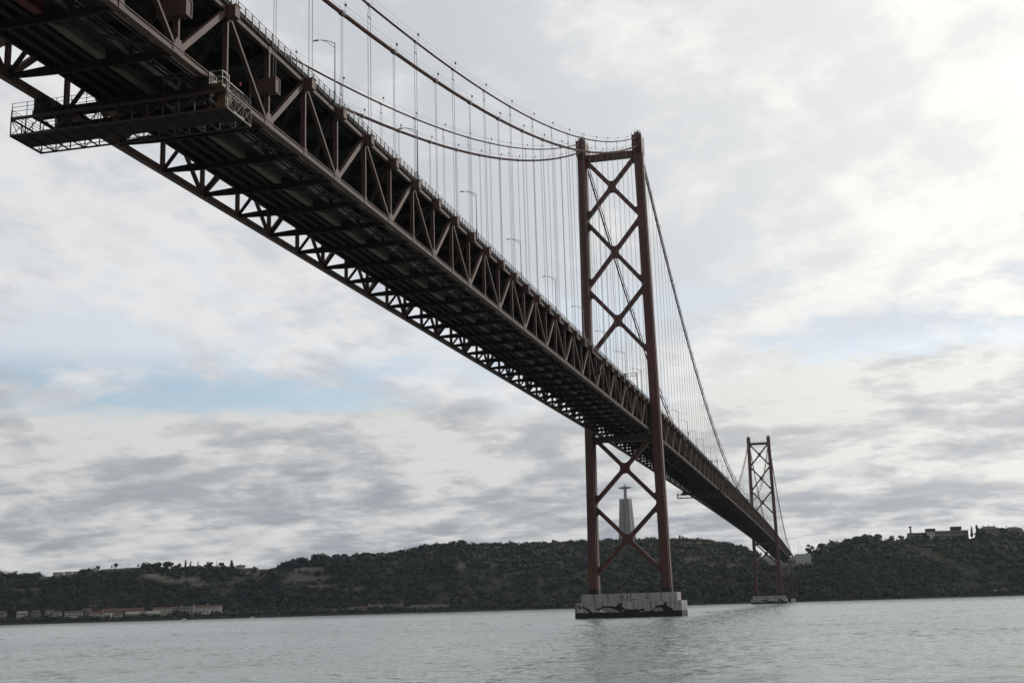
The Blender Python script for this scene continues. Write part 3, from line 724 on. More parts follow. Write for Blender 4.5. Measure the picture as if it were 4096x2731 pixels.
# ------------------------------------------------------------------ maintenance gantries hung under the deck
def traveller(yc, z0, x0, x1, label, rich=True):
    y0, y1 = yc - 3.05, yc + 3.05; H = 2.15
    t = empty('inspection_gantry', (0, yc, z0)); tag(t, label, 'gantry', 'inspection gantries hanging under the bridge')
    fr = MB()
    for yy in (y0, y1):
        for zz, w in ((z0 + .09, .18), (z0 + H, .3)): fr.bar((x0, yy, zz), (x1, yy, zz), w, w, (0, 0, 1))
        xs = np.linspace(x0, x1, 15)
        for i, x in enumerate(xs):
            fr.bar((x, yy, z0), (x, yy, z0 + H), .11, .11)
            if i < len(xs) - 1:
                a, b = (x, xs[i + 1]) if i % 2 else (xs[i + 1], x)
                fr.bar((a, yy, z0 + .1), (b, yy, z0 + H - .1), .09, .09, (0, 1, 0))
    for x in (x0, x1):
        for zz in (z0 + .09, z0 + H): fr.bar((x, y0, zz), (x, y1, zz), .18, .18, (0, 0, 1))
        ysn = np.linspace(y0, y1, 4)
        for i in range(4):
            fr.bar((x, ysn[i], z0), (x, ysn[i], z0 + H), .1, .1)
            if i < 3: fr.bar((x, ysn[i], z0 + .1), (x, ysn[i + 1], z0 + H - .1), .07, .07); fr.bar((x, ysn[i + 1], z0 + .1), (x, ysn[i], z0 + H - .1), .07, .07)
    fr.build('frame', 'orange', t)
    fl = MB()
    for x in np.linspace(x0, x1, 15):
        fl.bar((x, y0, z0 + .02), (x, y1, z0 + .02), .12, .14)
    for yy in np.linspace(y0 + .2, y1 - 2.1, 12): fl.bar((x0 + .1, yy, z0 + .14), (x1 - .1, yy, z0 + .14), .3, .05, (0, 1, 0))
    for yy in (y1 - 1.0,): fl.bar((x0 + .1, yy, z0 + .14), (x1 - .1, yy, z0 + .14), .1, .06, (0, 1, 0))
    fl.build('lower_floor', 'inner', t)
    up = MB()                                 # two deep upper girders with a catwalk each
    for yy in (y0 + .75, y1 - .75):
        up.box(x0 + 2.6, x1 - 2.2, yy - .5, yy + .5, z0 + H - .1, z0 + H + .85)
    for x in np.linspace(x0 + 3, x1 - 3, 5): up.box(x - .12, x + .12, y0 + .2, y1 - .2, z0 + H - .25, z0 + H + .1)
    up.build('upper_girder', 'inner', t)
    rl = MB()
    for yy in (y0, y1):
        for x in np.linspace(x0 + .1, x1 - .1, 15): rl.bar((x, yy, z0 + H), (x, yy, z0 + H + 1.9), .06, .06)
        for h in (.9, 1.4, 1.9): rl.bar((x0, yy, z0 + H + h), (x1, yy, z0 + H + h), .05, .05)
    for x in (x0, x1):
        for yy in np.linspace(y0, y1, 4): rl.bar((x, yy, z0 + H), (x, yy, z0 + H + 1.15), .06, .06)
        for h in (.4, .8, 1.15): rl.bar((x, y0, z0 + H + h), (x, y1, z0 + H + h), .05, .05)
    rl.build('guard_rail', 'dark', t)
    for sg in (-1, 1):                        # trolleys running on the bottom chords
        zc = zb(yc)
        for yy in (y0 + .8, y1 - .8):
            q = MB()
            q.box(10.5 * sg - .85, 10.5 * sg - .5, yy - .4, yy + .4, z0 + H + .86, zc + .1); q.box(10.5 * sg + .5, 10.5 * sg + .85, yy - .4, yy + .4, z0 + H + .86, zc + .1)
            q.box(10.5 * sg - .86, 10.5 * sg + .86, yy - .3, yy + .3, z0 + H + .84, zc - .55)
            q.build('trolley', 'dark', t)
    if rich:
        q = MB(); x = x1 - 1.6
        q.box(x - .7, x + .9, y0 + .25, y0 + 1.9, z0 + H + .8, z0 + H + 1.15); q.build('cage_floor', 'yellow', t)
        q = MB()
        for xx in (x - .7, x + .9):
            for yy in (y0 + .25, y0 + 1.1, y0 + 1.9): q.bar((xx, yy, z0 + H + 1.15), (xx, yy, z0 + H + 2.6), .07, .07)
            for h in (1.9, 2.6): q.bar((xx, y0 + .25, z0 + H + h), (xx, y0 + 1.9, z0 + H + h), .07, .07)
        for yy in (y0 + .25, y0 + 1.9):
            for h in (1.9, 2.6): q.bar((x - .7, yy, z0 + H + h), (x + .9, yy, z0 + H + h), .07, .07)
        q.build('access_cage', 'cream', t)
        q = MB(); q.bar((x1 + .04, y0 + .6, z0 + H + 1.15), (x1 + .04, y0 + 4, z0 + H + 1.15), .07, .07); q.build('lit_edge', 'cream', t)  # cream bars added at the near end: sunlit edges put into colour
        q = MB(); q.bar((x1 + .04, y0 + 1.8, z0 + .25), (x1 + .04, y0 + 4.4, z0 + .25), .07, .07); q.build('lit_edge', 'cream', t)
        q = MB(); q.box(x1 - 1.3, x1 - .3, y0 + .3, y0 + 1.1, z0 + .25, z0 + 1.75); q.build('motor_cabinet', 'yellow', t)
        q = MB()
        for i in range(4): q.box(x1 - .2, x1 - .05, y0 + 1.5 + i * 1.05, y0 + 2.3 + i * 1.05, z0 + H + .2, z0 + H + .7)
        q.build('side_panel', 'pale', t)
        q = MB(); q.lathe([(.12, 0), (.16, .1), (.14, .35), (.05, .45)], (x1 - .1, y1 - 2.6, z0 + H + 1.95), 8); q.build('warning_lamp', 'redlamp', t)
        q = MB()                              # sloping ladder up to the railway floor
        for e in (-.25, .25): q.tube([(-6.4 + e, y1 - .6, z0 + H + .7), (-5.9 + e, y1 - .6, z0 + H + 4.6)], .05, 4)
        for kk in range(10): q.tube([(-6.65 + kk * .05, y1 - .6, z0 + H + 1 + kk * .38), (-6.15 + kk * .05, y1 - .6, z0 + H + 1 + kk * .38)], .035, 4)
        q.build('ladder', 'rail', t)
    return t
traveller(-359.3, 60.25, -14.0, 13.6, 'large dark inspection gantry hanging under the bridge at upper left')
traveller(297, 66.6, -14.8, 13.9, 'small distant inspection gantry hanging under the bridge right of nearer tower', False)

# ------------------------------------------------------------------ far bank: terrain
SKY = [(-900, 2300, 150), (-400, 2300, 150), (0, 2303, 150), (68, 2306, 150), (208, 2304, 150), (345, 2287, 150), (417, 2276, 150), (556, 2267, 150), (640, 2277, 160), (700, 2277, 170), (904, 2276, 190), (979, 2282, 210),
       (1060, 2292, 210), (1091, 2284, 190), (1142, 2262, 170), (1244, 2250, 180), (1380, 2243, 200), (1500, 2236, 210), (1636, 2212, 220), (1721, 2199, 230), (1782, 2194, 240), (1867, 2185, 250), (1942, 2182, 260),
       (2078, 2183, 280), (2146, 2179, 300), (2300, 2174, 320), (2481, 2168, 330), (2682, 2165, 330), (2790, 2167, 320), (2855, 2172, 310), (2902, 2180, 290), (2967, 2196, 260), (3042, 2222, 190), (3056, 2236, 170), (3066, 2268, 140), (3110, 2270, 130),
       (3183, 2266, 130), (3224, 2258, 140), (3240, 2232, 170), (3265, 2212, 190), (3352, 2186, 210), (3429, 2166, 220), (3505, 2161, 230), (3642, 2160, 240), (3740, 2162, 240), (3848, 2158, 240), (3924, 2146, 245), (4096, 2138, 250), (4500, 2130, 260), (5200, 2130, 280)]
rs_, rH, rV = [], [], []
for px, py, v in SKY:
    Pt = on_v(px, py, v); s_, v_ = uv_of(Pt); rs_.append(s_); rH.append(Pt.z); rV.append(v_)
rs_, rH, rV = map(np.array, (rs_, rH, rV))
def vnoise(x, y, seed=0):
    xi = np.floor(x).astype(int); yi = np.floor(y).astype(int); xf, yf = x - xi, y - yi
    h = lambda a, b: (np.sin(a * 127.1 + b * 311.7 + seed * 74.7) * 43758.5453) % 1
    w = lambda t: t * t * (3 - 2 * t)
    a = h(xi, yi) * (1 - w(xf)) + h(xi + 1, yi) * w(xf); b = h(xi, yi + 1) * (1 - w(xf)) + h(xi + 1, yi + 1) * w(xf)
    return a * (1 - w(yf)) + b * w(yf)
QUAY_S = uv_of(on_v(1800, 2400, 20))[0]
def ground(s, v):
    s = np.asarray(s, float); v = np.asarray(v, float)
    H = np.interp(s, rs_, rH); V = np.interp(s, rs_, rV)
    qw = np.clip((QUAY_S - s) / 40, 0, 1)                     # flat waterfront east of the ruins
    v0 = 4 + 52 * qw; q = 1.2 + (1.3 + .17 * np.clip(v - 4, 0, 52)) * qw
    t = np.clip((v - v0) / np.maximum(V - v0, 10), 0, 1)
    wob = (vnoise(s / 70, v / 60) - .5) * .22
    t2 = np.clip(t + wob * t * (1 - t) * 4 * .6, 0, 1)
    z = q + (H - q) * (1 - (1 - t2) ** 1.7)
    z += (vnoise(s / 28, v / 22, 3) - .5) * 7 * np.sin(np.pi * t) ** .7 * (t > 0)
    z = np.where(v > V, H - (v - V) * .008 + 0 * v, z)
    z = np.where(v < 0, -4.0, z)
    return z
def hit_v(px, py):                # how far inland the ray meets the hillside
    best = (1e9, 60)
    for v in np.arange(4, 340, 3.0):
        Pt = on_v(px, py, float(v)); e = abs(float(ground([uv_of(Pt)[0]], [v])[0]) - Pt.z)
        if e < best[0]: best = (e, float(v))
    return best[1]
def pxpatch(px, py, w, h):        # an elliptical patch of bare or grassy slope, in metres along the bank and in height
    Pt = on_v(px, py, hit_v(px, py)); return (uv_of(Pt)[0], Pt.z, w * .43, h * .43)
CLIFF = [pxpatch(*a) for a in ((1240, 2278, 80, 13), (1215, 2318, 125, 17), (1290, 2346, 90, 9), (1180, 2300, 40, 18), (1420, 2350, 45, 8), (745, 2318, 50, 22), (790, 2336, 40, 10), (690, 2326, 50, 16), (620, 2308, 66, 16), (110, 2357, 80, 8), (270, 2372, 20, 5), (1840, 2268, 24, 18))]
GRASS = [pxpatch(*a) for a in ((3640, 2190, 40, 14), (3690, 2205, 45, 16), (3735, 2224, 45, 16), (3780, 2242, 45, 16), (3830, 2264, 40, 15), (3880, 2282, 40, 14), (3880, 2342, 60, 13), (3985, 2330, 40, 10), (3660, 2173, 25, 5), (3240, 2233, 12, 12),
         (2070, 2298, 60, 8), (2060, 2241, 90, 7), (2010, 2330, 55, 16), (1950, 2352, 50, 16), (1860, 2370, 28, 14), (2190, 2320, 55, 7), (2240, 2229, 40, 6), (2785, 2175, 80, 9), (2850, 2194, 14, 4), (2760, 2234, 46, 16), (1000, 2312, 60, 10), (930, 2330, 40, 9))]
def inpatch(L, s, z):
    o = np.zeros(np.shape(s))
    for a, b, ru, rv in L: o = np.maximum(o, 1.25 - np.sqrt(((s - a) / ru) ** 2 + ((z - b) / rv) ** 2) - .5 * vnoise(s / 9, z / 5, 31))
    return np.clip(o * 3, 0, 1)
S0, S1 = -1750.0, 900.0
us = np.arange(S0, S1 + 1, 8.0)
vs = np.concatenate([[-40, -.6, 0], np.arange(4, 360, 7.0), np.arange(370, 900, 40.0)])
SS, VV = np.meshgrid(us, vs, indexing='ij')
ZZ = ground(SS, VV)
XX = SH0.x + SS * DS.x + VV * DN.x; YY = SH0.y + SS * DS.y + VV * DN.y
nu, nv = SS.shape
verts = np.stack([XX, YY, ZZ], -1).reshape(-1, 3)
idx = np.arange(nu * nv).reshape(nu, nv)
faces = np.stack([idx[:-1, :-1], idx[1:, :-1], idx[1:, 1:], idx[:-1, 1:]], -1).reshape(-1, 4)
def np_mesh(name, verts, faces, m, tint=None, smooth=False):
    me = bpy.data.meshes.new(name)
    me.vertices.add(len(verts)); me.vertices.foreach_set('co', np.asarray(verts, np.float32).ravel())
    k = faces.shape[1]
    me.loops.add(len(faces) * k); me.polygons.add(len(faces))
    me.loops.foreach_set('vertex_index', faces.ravel().astype(np.int32))
    me.polygons.foreach_set('loop_start', (np.arange(len(faces)) * k).astype(np.int32))
    me.polygons.foreach_set('loop_total', np.full(len(faces), k, np.int32))
    me.update(calc_edges=True)
    if tint is not None:
        at = me.color_attributes.new('tint', 'FLOAT_COLOR', 'POINT')
        at.data.foreach_set('color', np.concatenate([tint, np.ones((len(tint), 1))], 1).astype(np.float32).ravel())
    me.materials.append(M[m]); me.validate()
    if smooth: me.shade_smooth()
    return me
cl = inpatch(CLIFF, SS, ZZ).reshape(-1, 1) * np.ones((1, 3))
hill = bpy.data.objects.new('hillside', np_mesh('hillside', verts, faces, 'hill', cl, True)); COL.objects.link(hill); tag(hill, kind='structure')

# ------------------------------------------------------------------ foliage
def leaf_cloud(centres, radii, tints, nleaf, size, seed=1, squash=.75):
    g = np.random.default_rng(seed); n = len(centres)
    C = np.repeat(centres, nleaf, 0); Rr = np.repeat(radii, nleaf); T = np.repeat(tints, nleaf, 0)
    d = g.normal(size=(len(C), 3)); d /= np.linalg.norm(d, axis=1)[:, None]
    rad = Rr * g.uniform(.35, 1.05, len(C)) ** .6
    pos = C + d * rad[:, None] * np.array([1, 1, squash])
    a = g.normal(size=(len(C), 3)) * .55 + d * .0; a -= d * (a * d).sum(1)[:, None]; a /= np.linalg.norm(a, axis=1)[:, None] + 1e-9
    nrm = d + g.normal(size=d.shape) * .22 + np.array([0, 0, .15]); nrm /= np.linalg.norm(nrm, axis=1)[:, None]
    b = np.cross(nrm, a); b /= np.linalg.norm(b, axis=1)[:, None] + 1e-9; a = np.cross(b, nrm)
    sz_ = (np.repeat(size, nleaf) if np.ndim(size) else np.full(len(C), size)) * g.uniform(.6, 1.25, len(C))
    a = a * sz_[:, None]; b = b * sz_[:, None] * .8
    V = np.stack([pos - a - b * .6, pos + a * .9 - b, pos + a + b * .7, pos - a * .7 + b], 1).reshape(-1, 3)
    Fc = np.arange(len(C) * 4).reshape(-1, 4)
    tv = np.repeat(T * g.uniform(.75, 1.3, (len(C), 1)), 4, 0)
    return V, Fc, np.clip(tv, 0, 1)
NCL = 22000
cs = rng.uniform(-1560, 700, NCL); Vr = np.interp(cs, rs_, rV)
cv = Vr * rng.uniform(.0, 1.06, NCL) ** 1.25 + 3
qz = (cs < QUAY_S) & (cv < 52)
keep = ~(qz & (cv > 11) & (rng.random(NCL) < .8))
ridge = np.abs(cv - Vr) < 28
def srange(a, b): return (cs > uv_of(on_v(a, 2270, 180))[0]) & (cs < uv_of(on_v(b, 2270, 180))[0])
keep &= ~(ridge & (cv > Vr - 26) & (srange(195, 350) | srange(395, 585) | srange(935, 1096) | srange(3560, 3860) | srange(3930, 4090)))
zg = ground(cs, cv); clf = inpatch(CLIFF, cs, zg); keep &= ~(rng.random(NCL) < clf * .985)
gr = inpatch(GRASS, cs, zg)
bx = SH0.x + cs * DS.x + cv * DN.x; by = SH0.y + cs * DS.y + cv * DN.y
keep &= ~((np.abs(bx) < 14) & (by > 1570))
keep &= ~((bx > -44) & (bx < 46) & (by > 1628) & (by < 1690))
cs, cv, gr, bx, by, ridge = cs[keep], cv[keep], gr[keep], bx[keep], by[keep], ridge[keep]
rad = np.where(rng.random(len(cs)) < .5, rng.uniform(1.5, 3.0, len(cs)), rng.uniform(3.0, 5.6, len(cs))) * (1 - .5 * gr)
big = rng.random(len(cs)) < .10; rad[big] *= 1.3
patchn = vnoise(cs / 55, cv / 40, 9); p2 = vnoise(cs / 14, cv / 12, 5)
rad *= .75 + .5 * patchn
rad[ridge & (((cs > uv_of(on_v(1130, 2270, 180))[0]) & (cs < uv_of(on_v(1800, 2270, 180))[0])) | (cs > uv_of(on_v(3235, 2270, 180))[0]))] *= 1.35
cz_ = ground(cs, cv) + rad * .45
dk, md, yl, br = np.array([.008, .012, .0095]), np.array([.026, .032, .016]), np.array([.105, .11, .034]), np.array([.042, .034, .024])
p3 = vnoise(cs / 150, cv / 70, 21)
w = np.clip(patchn * .7 + (p2 - .5) * .8 + (p3 - .5) * 1.1 + .05, 0, 1)[:, None]
ti = dk * (1 - w) + md * w
pick = rng.random(len(cs)); ti[pick < .06] = br; ti[(pick > .06) & (pick < .085)] = yl * .7
ti = ti * (1 - gr[:, None]) + yl * gr[:, None] * rng.uniform(.6, 1.25, (len(cs), 1))
V_, F_, T_ = leaf_cloud(np.stack([bx, by, cz_], 1), rad, ti, 38, rad * .23, 2, .9)
wood = bpy.data.objects.new('woodland', np_mesh('woodland', V_, F_, 'leaf', T_)); COL.objects.link(wood)
tag(wood, 'dark green scrub and woodland covering the far bank hillside', 'woodland', kind='stuff')

KIND = {'round': (.022, .032, .015), 'umbrella': (.024, .034, .016), 'conifer': (.018, .028, .016), 'cypress': (.016, .026, .014), 'pale': (.06, .064, .03), 'autumn': (.10, .06, .026)}
def tree(px, base, top, wpx, kind, label, group=None, v=None, seed=[0]):
    seed[0] += 1; g = np.random.default_rng(seed[0] * 13 + 5); rr = random.Random(seed[0])
    s_ = uv_of(on_v(px, base, 200))[0]
    if v is None: v = float(np.interp(s_, rs_, rV)) + 1
    B = on_v(px, base, v); T = on_v(px, top, v); h = max(T.z - B.z, 3.0); wd = (on_v(px + wpx / 2, base, v) - on_v(px - wpx / 2, base, v)).length
    gz = float(ground(*[np.array([q]) for q in uv_of(B)])[0]); zb_ = min(B.z, gz)
    t = empty('pine_tree' if kind in ('umbrella', 'conifer') else 'cypress_tree' if kind == 'cypress' else 'tree', (B.x, B.y, zb_)); tag(t, label, 'tree', group)
    m_ = MB(); tw = max(.25, h * .03)
    hc = {'umbrella': .62, 'round': .3, 'pale': .3, 'autumn': .3, 'conifer': .12, 'cypress': .08}[kind]
    m_.tube([(B.x, B.y, zb_ - 1), (B.x + rr.uniform(-.3, .3), B.y, B.z + h * hc), (B.x + rr.uniform(-.5, .5), B.y, B.z + h * .85)], [tw, tw * .8, tw * .25], 6)
    for k in range(4):
        a = rr.uniform(0, 6.28); zz = B.z + h * (hc + .04 * k)
        m_.tube([(B.x, B.y, zz), (B.x + math.cos(a) * wd * .3, B.y + math.sin(a) * wd * .3, zz + h * .22)], [tw * .55, tw * .2], 5)
    m_.build('trunk', 'trunk', t)
    cs_, rs2 = [], []
    nc = 14 if wpx > 16 else 8
    for k in range(nc):
        a = rr.uniform(0, 6.28); q = math.sqrt(rr.random())
        if kind == 'umbrella':
            c = (math.cos(a) * q * wd * .42, math.sin(a) * q * wd * .42, h * (.76 - .2 * q * q + rr.uniform(-.12, .06))); r0 = h * .2 + wd * .06
        elif kind in ('conifer', 'cypress'):
            f_ = (k + .5) / nc; wi = (1 - f_) * .9 + .1 if kind == 'conifer' else math.sin(math.pi * (.15 + .8 * f_))
            c = (math.cos(a) * wd * .3 * wi * q, math.sin(a) * wd * .3 * wi * q, h * (.12 + .84 * f_)); r0 = wd * (.12 + .24 * wi)
        else:
            f_ = rr.uniform(.16, .84); wi = math.sqrt(max(.05, 1 - ((f_ - .52) / .5) ** 2))
            c = (math.cos(a) * q * wd * .36 * wi, math.sin(a) * q * wd * .36 * wi, h * f_); r0 = min(wd, h) * rr.uniform(.16, .25)
        cs_.append((B.x + c[0], B.y + c[1], B.z + c[2])); rs2.append(r0)
    tt = np.array([KIND[kind]] * nc) * g.uniform(.75, 1.3, (nc, 1))
    V1, F1, T1 = leaf_cloud(np.array(cs_), np.array(rs2), tt, 60, np.array(rs2) * .25, seed[0], .8)
    o = bpy.data.objects.new('crown', np_mesh('crown', V1 - np.array([B.x, B.y, zb_]), F1, 'leaf', T1)); COL.objects.link(o); o.parent = t
TREES = [
 (60, 2303, 2282, 20, 'round', 'round dark tree on the ridge at the far left edge'),
 (104, 2304, 2291, 22, 'round', 'low tree left of the white ridge houses, second from the left edge'),
 (357, 2286, 2271, 22, 'round', 'low dark tree just right of the white ridge houses'),
 (387, 2281, 2261, 32, 'round', 'broader dark tree right of the white ridge houses'),
 (447, 2272, 2258, 8, 'cypress', 'tiny slim tree on the bare left ridge'),
 (463, 2272, 2250, 20, 'round', 'lone round tree on the bare left ridge'),
 (553, 2268, 2247, 13, 'round', 'small lone tree at the top of the bare left ridge'),
 (599, 2276, 2252, 26, 'umbrella', 'leftmost pine of three in a clump on the left ridge'),
 (629, 2277, 2245, 34, 'umbrella', 'middle pine of three in a clump on the left ridge'),
 (669, 2278, 2241, 44, 'umbrella', 'largest right-hand pine of three in a clump on the left ridge'),
 (710, 2280, 2248, 30, 'round', 'dark round tree right of the clump of three pines'),
 (741, 2280, 2236, 17, 'conifer', 'pointed conifer left of the slim cypresses on the left ridge'),
 (763, 2280, 2241, 12, 'cypress', 'tallest slim cypress on the left ridge'),
 (792, 2278, 2240, 9, 'cypress', 'thin cypress in the middle of the left ridge'),
 (833, 2280, 2240, 46, 'round', 'wide round tree between two thin cypresses'),
 (866, 2278, 2238, 7, 'cypress', 'thin cypress left of the tall conifer by the chapel'),
 (890, 2280, 2246, 34, 'round', 'round tree touching the tall conifer by the chapel'),
 (926, 2280, 2238, 26, 'conifer', 'tall broad conifer beside the chapel on the ridge'),
 (1016, 2292, 2260, 20, 'pale', 'pale yellowish tree in front of the tiled roofs in the saddle'),
 (1060, 2300, 2283, 22, 'round', 'low dark tree under the right end of the tiled roofs in the saddle'),
 (1115, 2276, 2255, 18, 'round', 'small tree at the left foot of the wooded bluff'),
 (1152, 2262, 2241, 26, 'round', 'bushy tree climbing the left edge of the wooded bluff'),
 (1202, 2256, 2228, 76, 'umbrella', 'flat-topped umbrella pine above the clay cliff'),
 (1283, 2250, 2214, 98, 'umbrella', 'widest umbrella pine crowning the wooded bluff'),
 (1345, 2246, 2212, 40, 'umbrella', 'medium pine right of the widest umbrella pine'),
 (1381, 2245, 2211, 34, 'round', 'dense tree with bare gap to its right on the bluff'),
 (1424, 2242, 2211, 30, 'umbrella', 'slender umbrella pine with open stem on the bluff'),
 (1468, 2240, 2206, 62, 'umbrella', 'tall spreading pine at the right end of the bluff'),
 (1520, 2234, 2208, 40, 'round', 'first round tree down from the bluff pines'),
 (1566, 2226, 2206, 36, 'umbrella', 'low pine in the dip before the central ridge'),
 (1610, 2218, 2198, 34, 'round', 'bushy tree at the start of the central ridge'),
 (1655, 2208, 2187, 32, 'round', 'round tree on the rising central ridge'),
 (1696, 2204, 2177, 50, 'umbrella', 'broad pine on the rising central ridge'),
 (1746, 2202, 2171, 48, 'umbrella', 'dark broad pine left of the two slim-stemmed trees'),
 (1780, 2197, 2170, 25, 'umbrella', 'left one of two slim-stemmed trees beside the big hilltop tree'),
 (1799, 2190, 2167, 20, 'umbrella', 'right one of two slim-stemmed trees beside the big hilltop tree'),
 (1838, 2188, 2158, 64, 'umbrella', 'big spreading tree over a small house on the central hilltop'),
 (1900, 2185, 2174, 20, 'round', 'low round bush on the open central ridge'),
 (1928, 2184, 2171, 11, 'round', 'tiny lollipop tree on the open central ridge'),
 (2218, 2178, 2154, 28, 'round', 'dark round tree left of the conifer row by the tower'),
 (2687, 2166, 2150, 10, 'conifer', 'single pointed conifer right of the statue and tower leg'),
 (2788, 2168, 2153, 26, 'pale', 'left pale tree on the grassy hilltop right of the tower'),
 (2831, 2172, 2153, 26, 'pale', 'middle brownish tree on the grassy hilltop right of the tower'),
 (2854, 2174, 2157, 24, 'autumn', 'orange autumn tree on the grassy hilltop right of the tower'),
 (2888, 2182, 2163, 16, 'conifer', 'first pointed conifer down the slope past the orange tree'),
 (2913, 2188, 2166, 20, 'conifer', 'second pointed conifer down the slope past the orange tree'),
 (2967, 2200, 2176, 22, 'conifer', 'last conifer on the slope before the far tower'),
 (3242, 2226, 2173, 38, 'round', 'tall tree at the left edge of the right hill above the concrete block'),
 (3290, 2206, 2168, 42, 'round', 'dense tree second from the left edge of the right hill'),
 (3334, 2196, 2160, 38, 'round', 'dense tree left of the thin upright tree on the right hill'),
 (3351, 2190, 2158, 12, 'cypress', 'thin upright tree on the right hill'),
 (3390, 2184, 2150, 44, 'round', 'broad tree right of the thin upright tree on the right hill'),
 (3432, 2172, 2140, 44, 'umbrella', 'broad crown halfway up the right hill skyline'),
 (3466, 2166, 2134, 46, 'umbrella', 'rounded crown just left of the small lattice on the right hill'),
 (3512, 2164, 2133, 36, 'umbrella', 'rounded crown just right of the small gap on the right hill'),
 (3568, 2162, 2139, 34, 'round', 'low tree midway between the rounded crowns and the chimney'),
 (3606, 2162, 2139, 28, 'round', 'low tree just left of the ringed chimney'),
 (3626, 2178, 2146, 28, 'pale', 'yellowish tree below the ringed chimney'),
 (3705, 2172, 2124, 34, 'round', 'dark tree in front of the left wing of the office block'),
 (3791, 2164, 2144, 22, 'round', 'small round tree in front of the main office facade'),
 (3889, 2150, 2101, 18, 'conifer', 'slim conifer at the right end of the office block'),
 (3911, 2152, 2097, 30, 'conifer', 'tallest dark conifer between office block and hipped house'),
 (3938, 2146, 2114, 38, 'round', 'round tree hiding the left corner of the hipped house'),
 (4018, 2142, 2106, 38, 'round', 'round tree between the two hipped houses at the right'),
]
for px, b_, t_, w_, lb in ((2546, 2360, 2316, 52, 'pale rounded tree on the dark slope seen between the nearer tower legs'), (2843, 2356, 2320, 40, 'pale rounded tree on the dark slope right of the nearer tower'), (2738, 2384, 2352, 30, 'pale tree on the slope just right of the nearer pier'), (1868, 2384, 2340, 44, 'pale green tree at the foot of the central slope')):
    tree(px, b_, t_, w_, 'pale', lb, v=hit_v(px, b_))
for px, b_, t_, w_, lb in ((3668, 2170, 2136, 30, 'dark tree at the left end of the office block'), (3745, 2172, 2140, 34, 'dark tree before the joint of the office wings'), (3768, 2174, 2152, 30, 'low tree in front of the middle of the main office facade'), (3826, 2172, 2142, 34, 'dark tree before the right half of the office facade'), (3858, 2166, 2130, 32, 'dark tree hiding the right end of the office block')):
    tree(px, b_, t_, w_, 'round', lb, v=214, group='trees along the far ridge')
for a in TREES:
    tree(*a[:6], v=(None if not a[5].startswith(('yellowish tree below', 'dark tree in front', 'small round tree in front', 'round tree hiding', 'round tree between the two', 'slim conifer', 'tallest dark')) else 215), group='trees along the far ridge')
for px in (2236, 2248, 2262, 2276, 2297, 2311, 2327, 2340):
    tree(px, 2175, 2175 - random.uniform(8, 17), 9, 'conifer', 'small dark conifer in the row along the ridge left of the statue', 'conifer row left of the statue')

# boulders at the foot of the slopes
g = np.random.default_rng(5); nr = 1500
rs2_ = g.uniform(QUAY_S - 20, 760, nr); rv2_ = g.uniform(-1.5, 5.5, nr); rr2 = g.uniform(.5, 1.7, nr) * g.uniform(.6, 1.2, nr)
cb_ = np.array([(-1, -1, -1), (1, -1, -1), (1, 1, -1), (-1, 1, -1), (-.7, -.7, .8), (.7, -.6, .9), (.6, .7, .7), (-.6, .6, .9)])
ctr = np.stack([SH0.x + rs2_ * DS.x + rv2_ * DN.x, SH0.y + rs2_ * DS.y + rv2_ * DN.y, np.maximum(ground(rs2_, np.maximum(rv2_, .1)) - .2, WATER)], 1)
rk = (ctr[:, None, :] + cb_[None] * rr2[:, None, None] * np.array([1.3, 1, .75]) + g.normal(size=(nr, 8, 3)) * .22).reshape(-1, 3)
fq = np.array([(3, 2, 1, 0), (4, 5, 6, 7), (0, 1, 5, 4), (1, 2, 6, 5), (2, 3, 7, 6), (3, 0, 4, 7)])
rkf = (np.arange(nr)[:, None, None] * 8 + fq[None]).reshape(-1, 4)
M['rock'] = mat('shore_rock', (.062, .052, .042), .95, .45, .4, .2)
ro_ = bpy.data.objects.new('shore_rocks', np_mesh('shore_rocks', rk, rkf, 'rock')); COL.objects.link(ro_); tag(ro_, 'brown boulders along the waterline of the far bank', 'rocks', kind='stuff')
# ------------------------------------------------------------------ the statue
SY = 1849.0
st = tag(empty('monument', (-291, SY, 112)), 'pale concrete monument of a robed figure with outstretched arms on a tall pedestal', 'monument')
cxs = -291.0
pd = MB()
zt, zbm = 192.6, 108.0
W0, W1 = 26.5, 18.4                          # overall width at foot and at the top
# four tapering pillars round an open core
def pil(x0, x1, y0, y1):
    k = W1 / W0
    lo = [(cxs + x0, SY + y0, zbm), (cxs + x1, SY + y0, zbm), (cxs + x1, SY + y1, zbm), (cxs + x0, SY + y1, zbm)]
    hi = [(cxs + x0 * k, SY + y0 * k, zt - 6), (cxs + x1 * k, SY + y0 * k, zt - 6), (cxs + x1 * k, SY + y1 * k, zt - 6), (cxs + x0 * k, SY + y1 * k, zt - 6)]
    pd.hexa(lo, hi)
h0 = W0 / 2; g0 = 1.9
for a in (-1, 1):
    for b in (-1, 1):
        x0, x1 = sorted((a * g0, a * h0)); y0, y1 = sorted((b * g0, b * h0)); pil(x0, x1, y0, y1)
h1 = W1 / 2
